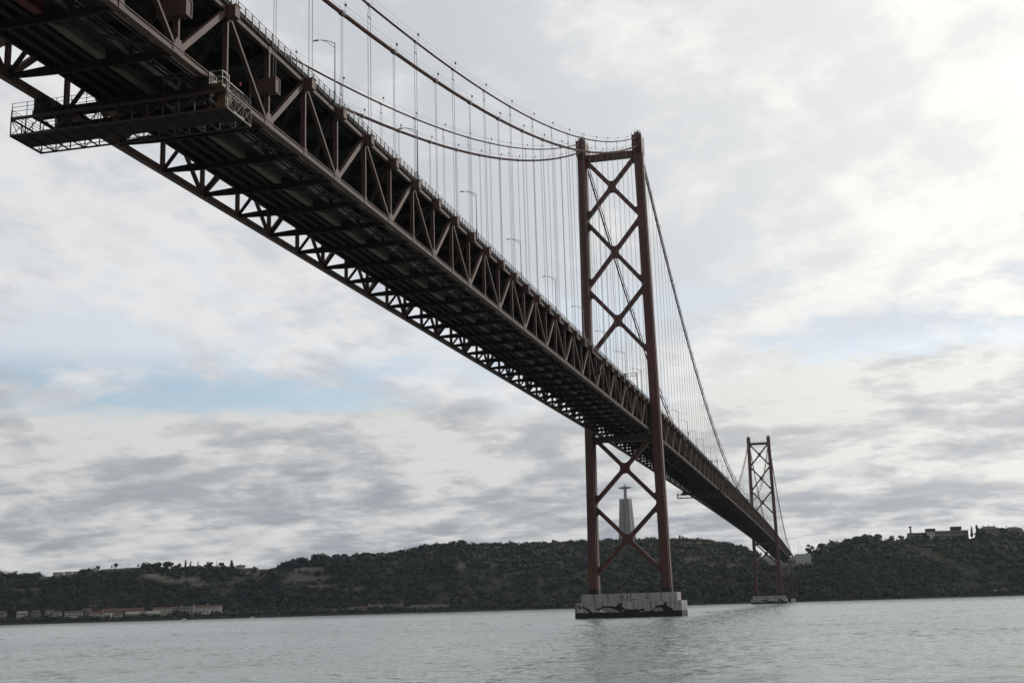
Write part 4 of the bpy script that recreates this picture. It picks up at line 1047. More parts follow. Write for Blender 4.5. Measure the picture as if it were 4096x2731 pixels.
# arched head joining the pillars
k = W1 / W0
for (fn, nm) in ((lambda a, b, t: (cxs + a, SY + t, b), 0), (lambda a, b, t: (cxs - t, SY + a, b), 1)):
    arc = [(g0 * k * math.cos(t), zt - 14 + 3.2 * math.sin(t)) for t in np.linspace(0, math.pi, 9)]
    for face in (-1, 1):
        t0, t1 = sorted((face * (h1 - .05 * nm), face * (h1 - 4)))
        pd.plate([(h1 - .3, zt - 14), (h1 - .3, zt - 5.9), (-h1 + .3, zt - 5.9), (-h1 + .3, zt - 14)] + arc[::-1], fn, t0 * .985, t1 * .985)
pd.box(cxs - h1, cxs + h1, SY - h1, SY + h1, zt - 6, zt)
pd.hexa([(cxs - 11, SY - 11, zbm), (cxs + 11, SY - 11, zbm), (cxs + 11, SY + 11, zbm), (cxs - 11, SY + 11, zbm)], [(cxs - 7.2, SY - 7.2, zt - 6), (cxs + 7.2, SY - 7.2, zt - 6), (cxs + 7.2, SY + 7.2, zt - 6), (cxs - 7.2, SY + 7.2, zt - 6)])
ped = pd.build('pedestal', 'stat', st)
tp = MB()
for a in (-1, 1):
    for xx in np.linspace(-h1, h1, 8): tp.box(cxs + xx - .1, cxs + xx + .1, SY + a * h1 - .1, SY + a * h1 + .1, zt, zt + 1.6); tp.box(cxs + a * h1 - .1, cxs + a * h1 + .1, SY + xx - .1, SY + xx + .1, zt, zt + 1.6)
    tp.box(cxs - h1, cxs + h1, SY + a * h1 - .12, SY + a * h1 + .12, zt + 1.6, zt + 1.8); tp.box(cxs + a * h1 - .12, cxs + a * h1 + .12, SY - h1, SY + h1, zt + 1.6, zt + 1.8)
tp.build('parapet', 'stat', st)
# robed figure as one continuous skinned surface
me = bpy.data.meshes.new('figure')
o3 = (cxs, SY, zt)
pts = [(0, 0, -.5, 3.4, 2.6), (0, 0, 6, 3.25, 2.4), (0, 0, 13, 3.0, 2.2), (0, 0, 19, 3.1, 2.2), (0, 0, 22.4, 2.4, 1.8), (0, 0, 24, 1.15, 1.1), (0, -.1, 25.7, 1.25, 1.35), (0, -.1, 27.3, 1.2, 1.3), (0, -.1, 28.6, .8, .8),
       (4.0, 0, 22.0, 2.4, 2.2), (7.6, 0, 21.4, 2.0, 2.0), (10.4, 0, 21.1, 1.7, 1.8), (11.2, 0, 21.9, .8, .8), (13.9, 0, 22.2, .45, .6),
       (-4.0, 0, 22.0, 2.4, 2.2), (-7.6, 0, 21.4, 2.0, 2.0), (-10.4, 0, 21.1, 1.7, 1.8), (-11.2, 0, 21.9, .8, .8), (-13.9, 0, 22.2, .45, .6)]
ed = [(0, 1), (1, 2), (2, 3), (3, 4), (4, 5), (5, 6), (6, 7), (7, 8), (4, 9), (9, 10), (10, 11), (11, 12), (12, 13), (4, 14), (14, 15), (15, 16), (16, 17), (17, 18)]
me.from_pydata([(p[0], p[1], p[2]) for p in pts], ed, []); me.update()
fig = bpy.data.objects.new('figure', me); COL.objects.link(fig); fig.location = Vector(o3) - st.location; fig.parent = st
sk = fig.modifiers.new('skin', 'SKIN')
for i, p in enumerate(pts):
    me.skin_vertices[0].data[i].radius = (p[3], p[4])
me.skin_vertices[0].data[0].use_root = True
sb_ = fig.modifiers.new('smooth', 'SUBSURF'); sb_.levels = 2; sb_.render_levels = 2
st.rotation_euler = (0, 0, -.17)
me.materials.append(M['stat'])

# ------------------------------------------------------------------ anchorage, poles
for (x0, x1, lb) in ((-37, -12.8, 'pale concrete anchorage block left of the bridge end'), (13.5, 38.5, 'larger pale concrete anchorage block right of the bridge end')):
    m_ = MB(); m_.box(x0, x1, 1640, 1672, 30, 73.6); m_.box(x0 - .25, x1 + .25, 1639.7, 1672.3, 73.6, 74.6)
    for k in range(1, 4): m_.box(x0 + (x1 - x0) * k / 4 - .12, x0 + (x1 - x0) * k / 4 + .12, 1639.85, 1640, 31, 73.5)
    tag(m_.build('anchorage_block', 'block'), lb, 'anchorage block', 'bridge anchorage blocks')
for px, top, lb in ((2700 + 1030 * .4785, 2166, 'tall light mast behind the right anchorage block'), (2700 + 1056 * .4785, 2187, 'shorter light mast behind the right anchorage block')):
    B = on_y(px, 2216, 1700); T = on_y(px, top, 1700); t = tag(empty('light_mast', (B.x, B.y, B.z - 6)), lb, 'light mast')
    m_ = MB(); m_.tube([(B.x, B.y, B.z - 6), (T.x, T.y, T.z)], [.3, .16], 6); m_.build('pole', 'galv', t)
    m_ = MB(); m_.box(T.x - 1.3, T.x + 1.3, T.y - .3, T.y + .3, T.z, T.z + .5); m_.build('lamp_head', 'galv', t)

# ------------------------------------------------------------------ houses
def P3(s, v, z): p = SH0 + DS * s + DN * v; return (p.x, p.y, z)
def house(px0, px1, pr, pe, pb, v, wall, roof, label, win=0, rows=1, depth=11, chim=(), name='house', cat='house', hip=False, wsize=(.5, .5), wmax=1.7):
    s0 = uv_of(on_v(px0, pb, v))[0]; s1 = uv_of(on_v(px1, pb, v))[0]; pm = (px0 + px1) / 2
    zB = on_v(pm, pb, v).z; zE = on_v(pm, pe, v).z; zR = max(on_v(pm, pr, v + depth / 2).z, zE + .6)
    t = empty(name, P3((s0 + s1) / 2, v + depth / 2, zB)); tag(t, label, cat)
    def bx(m_, a0, a1, b0, b1, c0, c1):
        m_.hexa([P3(a0, b0, c0), P3(a1, b0, c0), P3(a1, b1, c0), P3(a0, b1, c0)], [P3(a0, b0, c1), P3(a1, b0, c1), P3(a1, b1, c1), P3(a0, b1, c1)])
    m_ = MB(); bx(m_, s0, s1, v, v + depth, zB - 8, zE)
    if roof and not hip:
        for a in (s0, s1):
            e = .25 if a == s0 else -.25
            A = [P3(a, v, zE), P3(a, v + depth, zE), P3(a, v + depth / 2, zR - .15)]; Bq = [P3(a + e, v, zE), P3(a + e, v + depth, zE), P3(a + e, v + depth / 2, zR - .15)]
            m_.add(A + Bq, [(0, 1, 2), (5, 4, 3), (0, 3, 4, 1), (1, 4, 5, 2), (2, 5, 3, 0)])
    m_.build('wall', wall, t)
    rf_ = None
    if roof:
        q = MB(); o_ = .45; i_ = depth * .45 if hip else -.3
        a, b = s0 - o_, s1 + o_
        lo = [P3(a, v - o_, zE + .02), P3(b, v - o_, zE + .02), P3(b, v + depth + o_, zE + .02), P3(a, v + depth + o_, zE + .02)]
        hi = [P3(s0 + i_, v + depth / 2, zR), P3(s1 - i_, v + depth / 2, zR)]
        lo2 = [(x, y, z + .3) for x, y, z in lo]
        q.add(lo + lo2 + hi, [(3, 2, 1, 0), (0, 1, 5, 4), (1, 2, 6, 5), (2, 3, 7, 6), (3, 0, 4, 7), (4, 5, 9, 8), (6, 7, 8, 9), (5, 6, 9), (7, 4, 8)])
        rf_ = q.build('roof', roof, t)
    else:
        q = MB(); bx(q, s0 - .2, s1 + .2, v - .2, v + depth + .2, zE, zE + .4); rf_ = q.build('roof', wall if wall != 'white' else 'greywall', t)
    for c in chim:
        a = s0 + (s1 - s0) * c; q = MB(); bx(q, a - .6, a + .6, v + depth / 2 - .5, v + depth / 2 + .5, zR - 1, zR + 2.0); bx(q, a - .75, a + .75, v + depth / 2 - .65, v + depth / 2 + .65, zR + 2.0, zR + 2.3); q.build('chimney', wall, rf_)
    for r0 in range(rows):
        for k_ in range(win):
            a = s0 + (s1 - s0) * (k_ + .5) / win; wv = min(wmax, (s1 - s0) / win * wsize[0]) / 2; hh = (zE - zB) / rows
            c0 = zB + hh * r0 + hh * (.5 - wsize[1] / 2); c1 = c0 + min(hh * wsize[1], 2.2)
            q = MB(); bx(q, a - wv, a + wv, v - .06, v + .02, c0, c1); q.build('window', 'pane', t)
A_ = lambda x, y: (x * .17007, 2370 + y * .17007)
B_ = lambda x, y: (330 + x * .17007, 2380 + y * .17007)
C_ = lambda x, y: (690 + x * .11054, 2380 + y * .11054)
D_ = lambda x, y: (1140 + x * .29762, 2390 + y * .29762)
E_ = lambda x, y: (3560 + x * .2279, 2080 + y * .2279)
def hz(Z, x0, x1, r0, e0, b0, *a, **k): house(Z(x0, 0)[0], Z(x1, 0)[0], Z(0, r0)[1], Z(0, e0)[1], Z(0, b0)[1], *a, **k)
hz(A_, -60, 100, 428, 480, 540, 34, 'greywall', 'tile', 'red roofed waterfront house at the far left edge', 2)
hz(A_, 385, 605, 430, 475, 530, 30, 'white', 'greyroof', 'white waterfront house with grey roof between dark trees', 4)
hz(A_, 730, 900, 408, 450, 500, 34, 'greywall', 'tiledark', 'brown roofed waterfront house behind dark trees', 2)
hz(A_, 1060, 1245, 395, 425, 500, 44, 'creamwall', 'tile', 'cream gabled house behind the fourth waterfront house', 2)
hz(A_, 1205, 1395, 425, 470, 545, 28, 'white', 'tiledark', 'white house with brown roof before the cream gable', 4)
hz(A_, 1515, 1905, 420, 470, 560, 26, 'white', 'tiledark', 'long white low house left of the tall orange roofed building', 9)
hz(A_, 1920, 2110, 362, 400, 490, 34, 'greywall', 'tile', 'tall waterfront building with orange roof', 5, 2, chim=(.95,))
hz(B_, 420, 1400, 300, 372, 540, 42, 'greywall', 'tile', 'very long orange tiled shed behind the waterfront', 0, depth=16)
hz(B_, 160, 468, 378, 435, 535, 22, 'white', 'tile', 'white waterfront house with long red roof and a row of windows', 7, 1)
hz(B_, 480, 660, 412, 428, 535, 16, 'white', 'greyroof', 'small white flat fronted house right of the long red roof', 2)
hz(B_, 690, 905, 432, 470, 535, 13, 'white', 'tile', 'low white shed with sloping red roof on the quay', 3, depth=8)
hz(B_, 990, 1770, 372, 440, 535, 22, 'stone', 'greyroof', 'long warehouse with pale corrugated roof on the quay', 10, 1, 15, name='warehouse', cat='warehouse')
hz(B_, 1840, 1925, 395, 420, 538, 10, 'creamwall', None, 'ruined pale corner building at the quay end', 1, 2, 9, name='ruin', cat='ruin')
hz(B_, 1650, 2285, 272, 322, 410, 44, 'white', 'tile', 'white house with long red roof behind the ruined corner building', 9)
hz(B_, 140, 325, 205, 228, 285, 66, 'white', 'tiledark', 'small white house alone on the slope above the waterfront', 3, depth=7)
hz(C_, 275, 745, 362, 400, 640, 26, 'stone', None, 'tall roofless grey stone building at the waterside', 4, 2, 12, (.03, .97), name='stone_building', cat='building')
hz(C_, 765, 1745, 352, 418, 515, 42, 'white', 'tile', 'long white house with red roof right of the grey stone building', 8, 1, 10, (.49,), wsize=(.25, .25))
hz(C_, 1050, 1330, 520, 545, 600, 24, 'white', 'greyroof', 'low white shed below the long white house', 2, depth=7)
hz(C_, 1480, 1760, 545, 575, 640, 22, 'greywall', 'greyroof', 'low grey shed right of the dark bush on the waterside', 2, depth=7)
hz(D_, 155, 227, 186, 197, 222, 12, 'white', 'greyroof', 'tiny white hut alone on the quay', 1, depth=6)
hz(D_, 255, 320, 190, 198, 220, 12, 'stone', 'tile', 'tiny reddish hut right of the white hut', 0, depth=6, name='hut')
hz(D_, 330, 445, 178, 186, 218, 14, 'greywall', 'greyroof', 'low grey shed left of the long pale wall', 3, depth=6)
hz(D_, 485, 655, 165, 172, 215, 16, 'greywall', 'greyroof', 'grey terrace of sheds just left of the long pale wall', 4, depth=8)
hz(D_, 665, 990, 168, 176, 212, 10, 'greywall', None, 'long low pale wall building on the quay', 0, depth=6)
hz(D_, 850, 990, 118, 128, 190, 34, 'stone', 'tiledark', 'dark ruined house behind the long low pale wall', 4, depth=8, name='ruin', cat='ruin')
hz(D_, 992, 1090, 112, 140, 208, 14, 'greywall', 'tiledark', 'broken gabled ruin left of the tall pale ruin', 2, 2, 9, name='ruin', cat='ruin')
hz(D_, 1110, 1300, 86, 94, 200, 36, 'creamwall', None, 'tall pale ruin with big dark windows, left half', 5, 2, 10, (.1,), name='ruin', cat='ruin', wsize=(.45, .4))
hz(D_, 1302, 1580, 80, 90, 200, 37, 'greywall', None, 'darker right half of the tall windowed ruin', 8, 2, 10, (.12, .9), name='ruin', cat='ruin', wsize=(.45, .4))
hz(D_, 1190, 1478, 148, 156, 205, 12, 'stone', None, 'low stone building in front of the tall windowed ruin', 0, depth=8, name='stone_building', cat='building')
hz(D_, 1585, 1675, 118, 126, 200, 16, 'greywall', None, 'small square ruin beside the long roofless warehouse', 3, 2, 9, name='ruin', cat='ruin')
hz(D_, 1680, 2235, 80, 92, 195, 14, 'stone', None, 'long roofless warehouse at the right end of the waterfront ruins', 14, 2, 16, name='warehouse', cat='warehouse', wsize=(.3, .3))
# ridge houses
RH = [(211, 247, 2287, 2290, 2308, 'left white house with tiled roof on the ridge'), (257, 281, 2285, 2288, 2306, 'second white house on the ridge'), (290, 317, 2284, 2287, 2304, 'third white house on the ridge'), (323, 345, 2284, 2287, 2300, 'small last white house on the ridge before the dark trees')]
for a in RH: house(a[0], a[1], a[2], a[3], a[4], 154, 'white', 'tile', a[5], 2, 1, 9)
house(945, 977, 2259, 2265, 2282, 196, 'white', 'tile', 'white chapel like house beside the tall conifer on the ridge', 2, 1, 9, (.45,))
house(975, 1027, 2270, 2274, 2296, 214, 'greywall', 'tile', 'left tiled building in the ridge saddle', 4)
house(1027, 1093, 2275, 2280, 2300, 216, 'white', 'tile', 'right tiled building in the ridge saddle', 5)
house(1816, 1846, 2179, 2183, 2192, 252, 'white', 'tile', 'small house under the big spreading tree on the hilltop', 2, 1, 8)
# hilltop office on the right
s_off = 226
hz(E_, 350, 660, 214, 222, 360, s_off, 'greywall', None, 'left wing of the long modern office block on the right hill', 3, 3, 14, name='office_building', cat='office building', wsize=(.94, .5), wmax=60)
hz(E_, 800, 1390, 170, 182, 370, s_off + 2, 'greywall', None, 'long main part of the modern office block on the right hill', 5, 3, 16, name='office_building', cat='office building', wsize=(.95, .5), wmax=60)
hz(E_, 662, 798, 196, 205, 365, s_off - 2, 'block', None, 'pale stair block joining the two office wings', 2, 3, 14, name='stair_block', cat='building', wsize=(.5, .3))
def dark_box(Z, x0, x1, t0, b0, v, depth, label):
    s0 = uv_of(on_v(*Z(x0, b0), v))[0]; s1 = uv_of(on_v(*Z(x1, b0), v))[0]; z1 = on_v(*Z((x0 + x1) / 2, t0), v).z; z0 = on_v(*Z((x0 + x1) / 2, b0), v).z
    t = tag(empty('penthouse', P3((s0 + s1) / 2, v + depth / 2, z0)), label, 'penthouse'); m_ = MB()
    m_.hexa([P3(s0, v, z0), P3(s1, v, z0), P3(s1, v + depth, z0), P3(s0, v + depth, z0)], [P3(s0, v, z1), P3(s1, v, z1), P3(s1, v + depth, z1), P3(s0, v + depth, z1)]); m_.build('cladding', 'tiledark', t)
    m_ = MB(); e = .5; m_.hexa([P3(s0 - e, v - e, z1), P3(s1 + e, v - e, z1), P3(s1 + e, v + depth + e, z1), P3(s0 - e, v + depth + e, z1)], [P3(s0 - e, v - e, z1 + .5), P3(s1 + e, v - e, z1 + .5), P3(s1 + e, v + depth + e, z1 + .5), P3(s0 - e, v + depth + e, z1 + .5)]); m_.build('roof', 'stone', t)
    m_ = MB()
    for i in range(1, 8): a = s0 + (s1 - s0) * i / 8; m_.hexa([P3(a - .1, v - .08, z0), P3(a + .1, v - .08, z0), P3(a + .1, v, z0), P3(a - .1, v, z0)], [P3(a - .1, v - .08, z1), P3(a + .1, v - .08, z1), P3(a + .1, v, z1), P3(a - .1, v, z1)])
    m_.build('fins', 'dark', t)
dark_box(E_, 655, 798, 150, 196, s_off - 1, 12, 'left dark rooftop penthouse on the modern office block')
dark_box(E_, 1095, 1257, 113, 170, s_off + 3, 12, 'right taller dark rooftop penthouse on the modern office block')
hz(E_, 1612, 1945, 104, 150, 240, 252, 'greywall', 'tiledark', 'left hipped roof house at the right end of the hill', 7, 2, 18, (.2, .5, .8), hip=True, name='hipped_house')
hz(E_, 2060, 2330, 114, 150, 240, 254, 'greywall', 'tiledark', 'right hipped roof house at the right edge of the hill', 6, 2, 16, (.1,), hip=True, name='hipped_house')
B = on_v(*E_(365, 235), 232); T = on_v(*E_(365, 106), 232)
t = tag(empty('chimney', (B.x, B.y, B.z - 8)), 'pale ringed chimney with flared top on the right hill', 'chimney')
hh = T.z - B.z + 8
m_ = MB(); m_.lathe([(1.75, 0), (1.45, hh - 2.5), (1.5, hh - 2.4)], (B.x, B.y, B.z - 8), 14); m_.build('shaft', 'white', t)
m_ = MB(); m_.lathe([(1.5, 0), (2.4, .5), (2.4, 1.9), (1.7, 2.4)], (B.x, B.y, T.z - 2.4), 14); m_.build('flared_top', 'tile', t)
m_ = MB()
for i in range(5): m_.lathe([(1.62, 0), (1.85, .1), (1.85, .5), (1.62, .6)], (B.x, B.y, T.z - 5 - i * 3), 14)
m_.build('rings', 'greywall', t)
for (x0, x1, y0, y1, lb) in ((3250, 3262, 2204, 2211, 'upper tiny white hut at the left end of the right hill'), (3236, 3243, 2213, 2222, 'lower tiny white hut beside the concrete anchorage block')):
    house(x0, x1, y0 - .5, y0 + 1, y1, 178, 'white', 'greyroof', lb, 1, 1, 4, name='hut', cat='hut')

hz(lambda x, y: (x, y), 3977, 4034, 2355, 2359, 2368, 10, 'white', 'greyroof', 'low white boat shed on the shore at the right edge', 4, depth=7, name='shed', cat='shed')
B = on_v(3481, 2160, 226); T = on_v(3481, 2129, 226); t = tag(empty('lattice_mast', (B.x, B.y, B.z - 4)), 'small pale lattice mast on the right hill skyline', 'mast'); m_ = MB()
for e in (-1, 1):
    for g_ in (-1, 1): m_.tube([(B.x + e * .9, B.y + g_ * .9, B.z - 4), (T.x + e * .15, T.y + g_ * .15, T.z)], .12, 4)
for k in range(5): z = B.z + (T.z - B.z) * (k + .5) / 5; w_ = .9 - .75 * (k + .5) / 5; m_.box(B.x - w_ - .3, B.x + w_ + .3, B.y - w_, B.y + w_, z, z + .25)
m_.build('lattice', 'white', t)
# quay wall, boat
qm = MB(); sa = -1700
for (s0, s1, h) in ((-1700, -1020, 1.6), (-1019, -940, 2.3), (-939, -760, 2.0), (-759, -560, 1.5), (-559, -420, 1.8), (-419, QUAY_S, 1.5)):
    qm.hexa([P3(s0, -2.6, -3), P3(s1, -2.6, -3), P3(s1, 1.2, -3), P3(s0, 1.2, -3)], [P3(s0, -1.8, 1 + h), P3(s1, -1.8, 1 + h), P3(s1, 1.2, 1 + h), P3(s0, 1.2, 1 + h)])
tag(qm.build('quay_wall', 'quay'), 'dark stone quay wall along the foot of the left far bank', 'quay wall')
def boat(px, py, label):
    d = ray(px, py); tt = (WATER - CAM.z) / d.z; P = CAM + d * tt
    if not (0 < tt and P.y < 1400): P = on_v(px, py, -14); P.z = WATER
    t = tag(empty('motor_boat', (P.x, P.y, WATER)), label, 'boat'); x, y, z = P.x, P.y, WATER
    m_ = MB(); lo = [(-4, 0), (-3.6, -.9), (2.4, -1), (4.2, 0), (2.4, 1), (-3.6, .9)]
    m_.plate([(a * .9, b * .75) for a, b in lo], lambda a, b, q: (x + a, y + b, z + q), -.3, 0.2); m_.plate(lo, lambda a, b, q: (x + a, y + b, z + q), .2, .95); m_.build('hull', 'boat', t)
    m_ = MB(); m_.hexa([(x - 1.8, y - .7, z + .95), (x + 1, y - .7, z + .95), (x + 1, y + .7, z + .95), (x - 1.8, y + .7, z + .95)], [(x - 1.6, y - .6, z + 2.3), (x + .4, y - .6, z + 2.3), (x + .4, y + .6, z + 2.3), (x - 1.6, y + .6, z + 2.3)]); m_.build('cabin', 'white', t)
boat(1010, 2464, 'small white motor boat on the water below the wooded bluff')
boat(736, 2471, 'tiny dark moored boat by the quay below the grey stone building')

# ------------------------------------------------------------------ river
# one sheet: a finely rippled patch of real wavelets where the water is close, flat beyond it
wa = .24; ca_, sa_ = math.cos(wa), math.sin(wa)                 # local axes: a across the view, b along it
rv_, rq_, off_ = [], [], 0
def ripple(a0, a1, b0, b1, da, db, lmin, gain, fa, fb0, fb1):
    global off_
    ga, gb = np.linspace(a0, a1, int((a1 - a0) / da) + 1), np.linspace(b0, b1, int((b1 - b0) / db) + 1)
    AA, BB = np.meshgrid(ga, gb, indexing='ij')
    wx = CAM.x + AA * ca_ - BB * sa_; wy = CAM.y + AA * sa_ + BB * ca_
    wg = np.random.default_rng(11); hh_ = np.zeros_like(wx)
    for q in range(46):
        lam = math.exp(wg.uniform(math.log(.95), math.log(11))); th = wg.normal(2.2, .75); p0 = wg.uniform(0, 6.28)
        if lam < lmin: continue
        ph = 2 * math.pi / lam * (wx * math.cos(th) + wy * math.sin(th)) + p0
        env = .55 + .9 * vnoise(wx / (lam * 4) + q * 3.1, wy / (lam * 4), q)
        hh_ += env * gain * .0052 * lam ** .82 * (np.sin(ph) + .25 * np.cos(2 * ph))
    gust = .6 + 1.35 * vnoise(wx / 38, wy / 60, 77) * vnoise(wx / 11, wy / 17, 78)
    f_ = np.clip(np.minimum(AA - a0, a1 - AA) / fa, 0, 1) * (np.clip((BB - b0) / fb0, 0, 1) if fb0 else 1) * (np.clip((b1 - BB) / fb1, 0, 1) if fb1 else 1)
    hh_ *= gust * f_
    na, nb = AA.shape; ix = off_ + np.arange(na * nb).reshape(na, nb); off_ += na * nb
    rv_.append(np.stack([wx, wy, WATER + hh_], -1).reshape(-1, 3))
    rq_.append(np.stack([ix[:-1, :-1], ix[1:, :-1], ix[1:, 1:], ix[:-1, 1:]], -1).reshape(-1, 4))
ripple(-170, 170, 78, 372, .34, .42, 0, 1.0, 8, 20, 0)
ripple(-520, 520, 372, 1180, 1.15, 1.7, 3.4, 1.55, 60, 0, 420)
rv = np.concatenate(rv_); rq = np.concatenate(rq_)
far_a, far_b0, far_b1 = 9000.0, -3000.0, 5200.0
def fl(a, b): return (CAM.x + a * ca_ - b * sa_, CAM.y + a * sa_ + b * ca_, WATER)
ex = [fl(*p) for p in ((-far_a, far_b0), (far_a, far_b0), (far_a, 78), (-far_a, 78), (-170, 78), (-170, 372), (-far_a, 372), (170, 78), (170, 372), (far_a, 372),
                       (-520, 372), (-520, 1180), (-far_a, 1180), (520, 372), (520, 1180), (far_a, 1180), (far_a, far_b1), (-far_a, far_b1))]
k0 = len(rv); rv = np.concatenate([rv, np.array(ex)])
rq = np.concatenate([rq, k0 + np.array([(0, 1, 2, 3), (3, 4, 5, 6), (7, 2, 9, 8), (6, 10, 11, 12), (13, 9, 15, 14), (12, 15, 16, 17)])])
me = np_mesh('river', rv, rq, 'water', None, True)
ro = bpy.data.objects.new('river', me); COL.objects.link(ro); tag(ro, kind='structure')

hm = MB(); hm.box(-2600, 2200, -900, 2900, -60, 320)
mh = bpy.data.materials.new('haze'); mh.use_nodes = True; n_ = mh.node_tree; n_.nodes.remove(n_.nodes['Principled BSDF'])
pv = n_.nodes.new('ShaderNodeVolumePrincipled'); pv.inputs['Density'].default_value = HAZE; pv.inputs['Color'].default_value = (.74, .86, 1, 1); pv.inputs['Anisotropy'].default_value = .3
n_.links.new(pv.outputs[0], n_.nodes['Material Output'].inputs['Volume'])
if HAZE > 0: tag(hm.build('haze', mh), kind='stuff')
# ------------------------------------------------------------------ sky and light
SUN_AZ, SUN_EL = R_(36), R_(25)               # azimuth measured from +Y toward +X
sd = Vector((math.sin(SUN_AZ) * math.cos(SUN_EL), math.cos(SUN_AZ) * math.cos(SUN_EL), math.sin(SUN_EL)))
L = bpy.data.lights.new('sun', 'SUN'); L.energy = 1.5; L.angle = R_(10); L.color = (1, .95, .87)
lo_ = bpy.data.objects.new('sun', L); COL.objects.link(lo_); lo_.rotation_euler = (-sd).to_track_quat('-Z', 'Y').to_euler()
W = bpy.data.worlds.new('World'); scn.world = W; W.use_nodes = True
nt = W.node_tree; bg = nt.nodes['Background']; bg.inputs['Strength'].default_value = .1
def nd(t, **k):
    n = nt.nodes.new(t)
    for a, b in k.items(): setattr(n, a, b)
    return n
def lk(a, b): nt.links.new(a, b)
def math_(op, a, b=None, c=None, clamp=False):
    n = nd('ShaderNodeMath', operation=op, use_clamp=clamp)
    for i, v in enumerate((a, b, c)):
        if v is None: continue
        if isinstance(v, (int, float)): n.inputs[i].default_value = v
        else: lk(v, n.inputs[i])
    return n.outputs[0]
def mrange(v, a, b, c=0., d=1., smooth=True):
    n = nd('ShaderNodeMapRange'); n.interpolation_type = 'SMOOTHSTEP' if smooth else 'LINEAR'
    lk(v, n.inputs['Value']); n.inputs['From Min'].default_value = a; n.inputs['From Max'].default_value = b; n.inputs['To Min'].default_value = c; n.inputs['To Max'].default_value = d
    return n.outputs['Result']
def mixc(f_, a, b):
    n = nd('ShaderNodeMix', data_type='RGBA')
    if isinstance(f_, (int, float)): n.inputs['Factor'].default_value = f_
    else: lk(f_, n.inputs['Factor'])
    for k_, v in (('A', a), ('B', b)):
        if isinstance(v, tuple): n.inputs[k_].default_value = (*v, 1)
        else: lk(v, n.inputs[k_])
    return n.outputs['Result']
def scale_c(col, f_):
    n = nd('ShaderNodeVectorMath', operation='SCALE'); lk(col, n.inputs[0])
    if isinstance(f_, (int, float)): n.inputs['Scale'].default_value = f_
    else: lk(f_, n.inputs['Scale'])
    return n.outputs[0]
tc = nd('ShaderNodeTexCoord'); sp = nd('ShaderNodeSeparateXYZ'); lk(tc.outputs['Generated'], sp.inputs[0])
dx, dy, dz = sp.outputs
el = math_('ARCSINE', dz); az = math_('ARCTAN2', dx, dy)
def layer(h):                                                     # a flat cloud layer seen in perspective
    den = math_('ADD', math_('MAXIMUM', dz, 0.0), h); c = nd('ShaderNodeCombineXYZ')
    lk(math_('DIVIDE', dx, den), c.inputs[0]); lk(math_('DIVIDE', dy, den), c.inputs[1]); return c.outputs[0]
def cnoise(lay, scale, sc=(1, 1, 1), detail=7, rough=.55, dist=0., off=(0, 0, 0), rot=0.):
    mp = nd('ShaderNodeMapping'); lk(lay, mp.inputs['Vector']); mp.inputs['Scale'].default_value = sc; mp.inputs['Location'].default_value = off; mp.inputs['Rotation'].default_value = (0, 0, rot)
    n = nd('ShaderNodeTexNoise'); n.inputs['Scale'].default_value = scale; n.inputs['Detail'].default_value = detail; n.inputs['Roughness'].default_value = rough; n.inputs['Distortion'].default_value = dist
    lk(mp.outputs[0], n.inputs['Vector']); return n.outputs['Fac']
sundot = nd('ShaderNodeVectorMath', operation='DOT_PRODUCT'); lk(tc.outputs['Generated'], sundot.inputs[0]); sundot.inputs[1].default_value = sd
sdv = sundot.outputs['Value']
glow = mrange(sdv, .62, .99)                                      # thin cloud brightens toward the sun
base = mrange(sdv, -1, .9)
sky = nd('ShaderNodeTexSky', sky_type='NISHITA'); sky.sun_disc = False; sky.sun_elevation = SUN_EL; sky.sun_rotation = SUN_AZ
blue = sky.outputs['Color']
LA, LB = layer(.15), layer(.17)
S2 = (math.sin(SUN_AZ), math.cos(SUN_AZ))
def relief(lay, scale, sc, detail, rough, dist, off, rot, step, gain):   # sunward side of each puff is the bright one
    a = cnoise(lay, scale, sc, detail, rough, dist, off, rot)
    b = cnoise(lay, scale, sc, detail, rough, dist, (off[0] + S2[0] * step, off[1] + S2[1] * step, 0), rot)
    return a, math_('MULTIPLY_ADD', math_('SUBTRACT', a, b), gain, .5, clamp=True)
# high, thin, mottled layer
h1, h1r = relief(LA, 1.25, (1, .8, 1), 9, .6, .15, (3.1, 1.7, 0), .5, .10, 4.5)
h2, h2r = relief(LA, 4.2, (1, .75, 1), 8, .62, .1, (8, 2, 0), .6, .045, 4.5)
big = cnoise(LA, .5, (1, 1, 1), 4, .5, 0, (5.5, 3.3, 0))
hb = math_('ADD', math_('MULTIPLY', mrange(h1, .36, .62), .34), math_('ADD', math_('MULTIPLY', h1r, .26), math_('ADD', math_('MULTIPLY', math_('MULTIPLY_ADD', h2r, .5, math_('MULTIPLY', mrange(h2, .38, .6), .5)), .26), math_('MULTIPLY', mrange(big, .38, .62), .14))))
hb = mrange(hb, .25, .74)
hi_dark = mixc(glow, (5.4, 5.65, 6.0), (8.5, 8.55, 8.45)); hi_lite = mixc(glow, (7.5, 7.55, 7.6), (10.5, 10.15, 9.4))
high = mixc(hb, hi_dark, hi_lite)
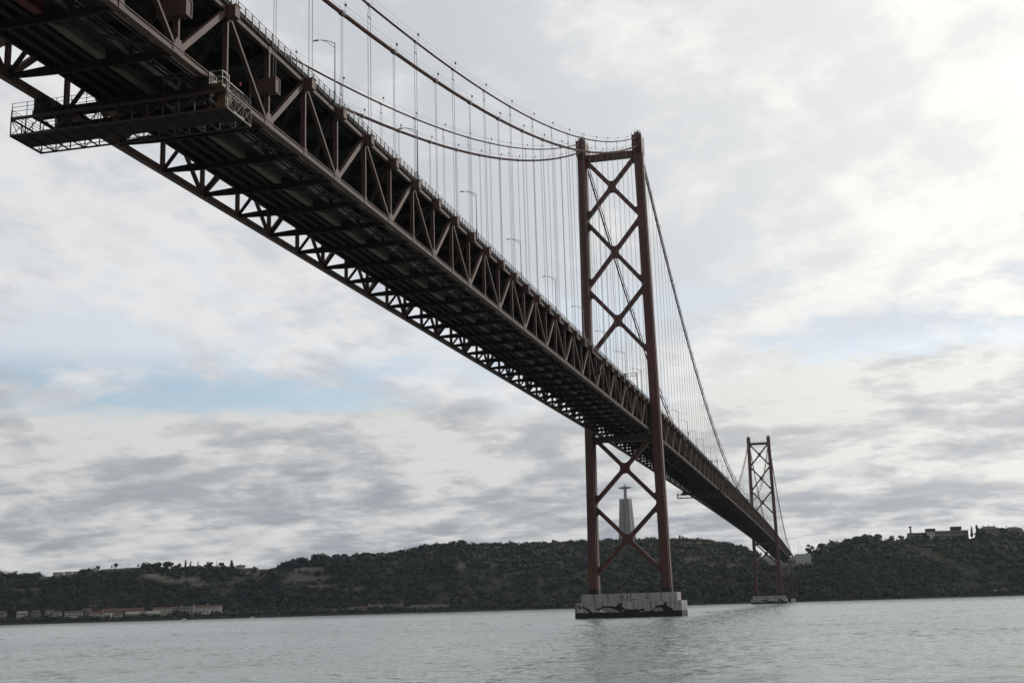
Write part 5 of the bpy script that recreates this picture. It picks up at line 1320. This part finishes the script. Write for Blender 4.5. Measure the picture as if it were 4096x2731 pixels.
# blue gaps between the high layer and the bank of low cloud
g1 = cnoise(LA, 1.3, (1, 1, 1), 8, .6, .3, (1.2, 6.4, 0))
westw = mrange(az, R_(-36), R_(-20), 1, .55)
gap_el = math_('MULTIPLY', mrange(el, R_(7.2), R_(9.2)), mrange(el, R_(10.5), R_(17), 1, .0))
thr = math_('SUBTRACT', math_('ADD', g1, math_('MULTIPLY', gap_el, math_('MULTIPLY', westw, .30))), .62)
gap = mrange(math_('ADD', thr, math_('MULTIPLY_ADD', h2, .5, -.25)), -.04, .12, 0, .9)
thin = mixc(.12, scale_c(blue, 1.15), (6.4, 7.2, 8.2))
veil = mixc(mrange(el, R_(9.8), R_(11.8)), thin, (6.3, 6.85, 7.5))
high = mixc(gap, high, veil)
# low stratocumulus bank near the horizon
e1 = cnoise(LB, 1.1, (1, 1, 1), 5, .55, .1, (0, 4, 0)); e2 = cnoise(LB, 5.5, (1, 1, 1), 7, .6, .1, (2, 9, 0))
edge = math_('ADD', math_('MULTIPLY', e1, R_(11)), math_('MULTIPLY', e2, R_(3.0)))
over = math_('SUBTRACT', el, edge)                                # rises through 5 to 6 deg at the ragged top of the bank
lowm = mrange(over, R_(1.6), R_(3.4), 1, 0)
l1, l1r = relief(LB, 1.7, (1, 1, 1), 9, .58, .2, (5, 1, 0), .2, .12, 3.2)
l2, l2r = relief(LB, 5.2, (1, 1, 1), 8, .6, .1, (4, 11, 0), -.1, .05, 3.2)
lb_ = math_('ADD', math_('ADD', math_('MULTIPLY', mrange(l1, .36, .62), .42), math_('MULTIPLY', l1r, .32)), math_('ADD', math_('MULTIPLY', mrange(l2, .38, .62), .19), math_('MULTIPLY', l2r, .17)))
rim = mrange(over, R_(-4.6), R_(2.4))
lf = math_('ADD', mrange(lb_, .2, 1.02), math_('MULTIPLY', rim, .36), clamp=True)
low = mixc(lf, mixc(glow, (3.2, 3.4, 3.75), (5.1, 5.25, 5.5)), mixc(glow, (6.5, 6.5, 6.4), (9.6, 9.4, 8.9)))
col = mixc(lowm, high, low)
col = scale_c(col, mrange(base, 0, 1, .58, 1.08))
below = mrange(dz, -.03, 0.)
lk(mixc(below, (1.6, 1.9, 1.9), col), bg.inputs['Color'])

# ------------------------------------------------------------------ render settings
scn.view_settings.view_transform = 'Standard'; scn.view_settings.look = 'None'; scn.view_settings.exposure = 0; scn.view_settings.gamma = 1
scn.cycles.max_bounces = 6; scn.cycles.diffuse_bounces = 3; scn.cycles.glossy_bounces = 3
scn.cycles.use_denoising = True
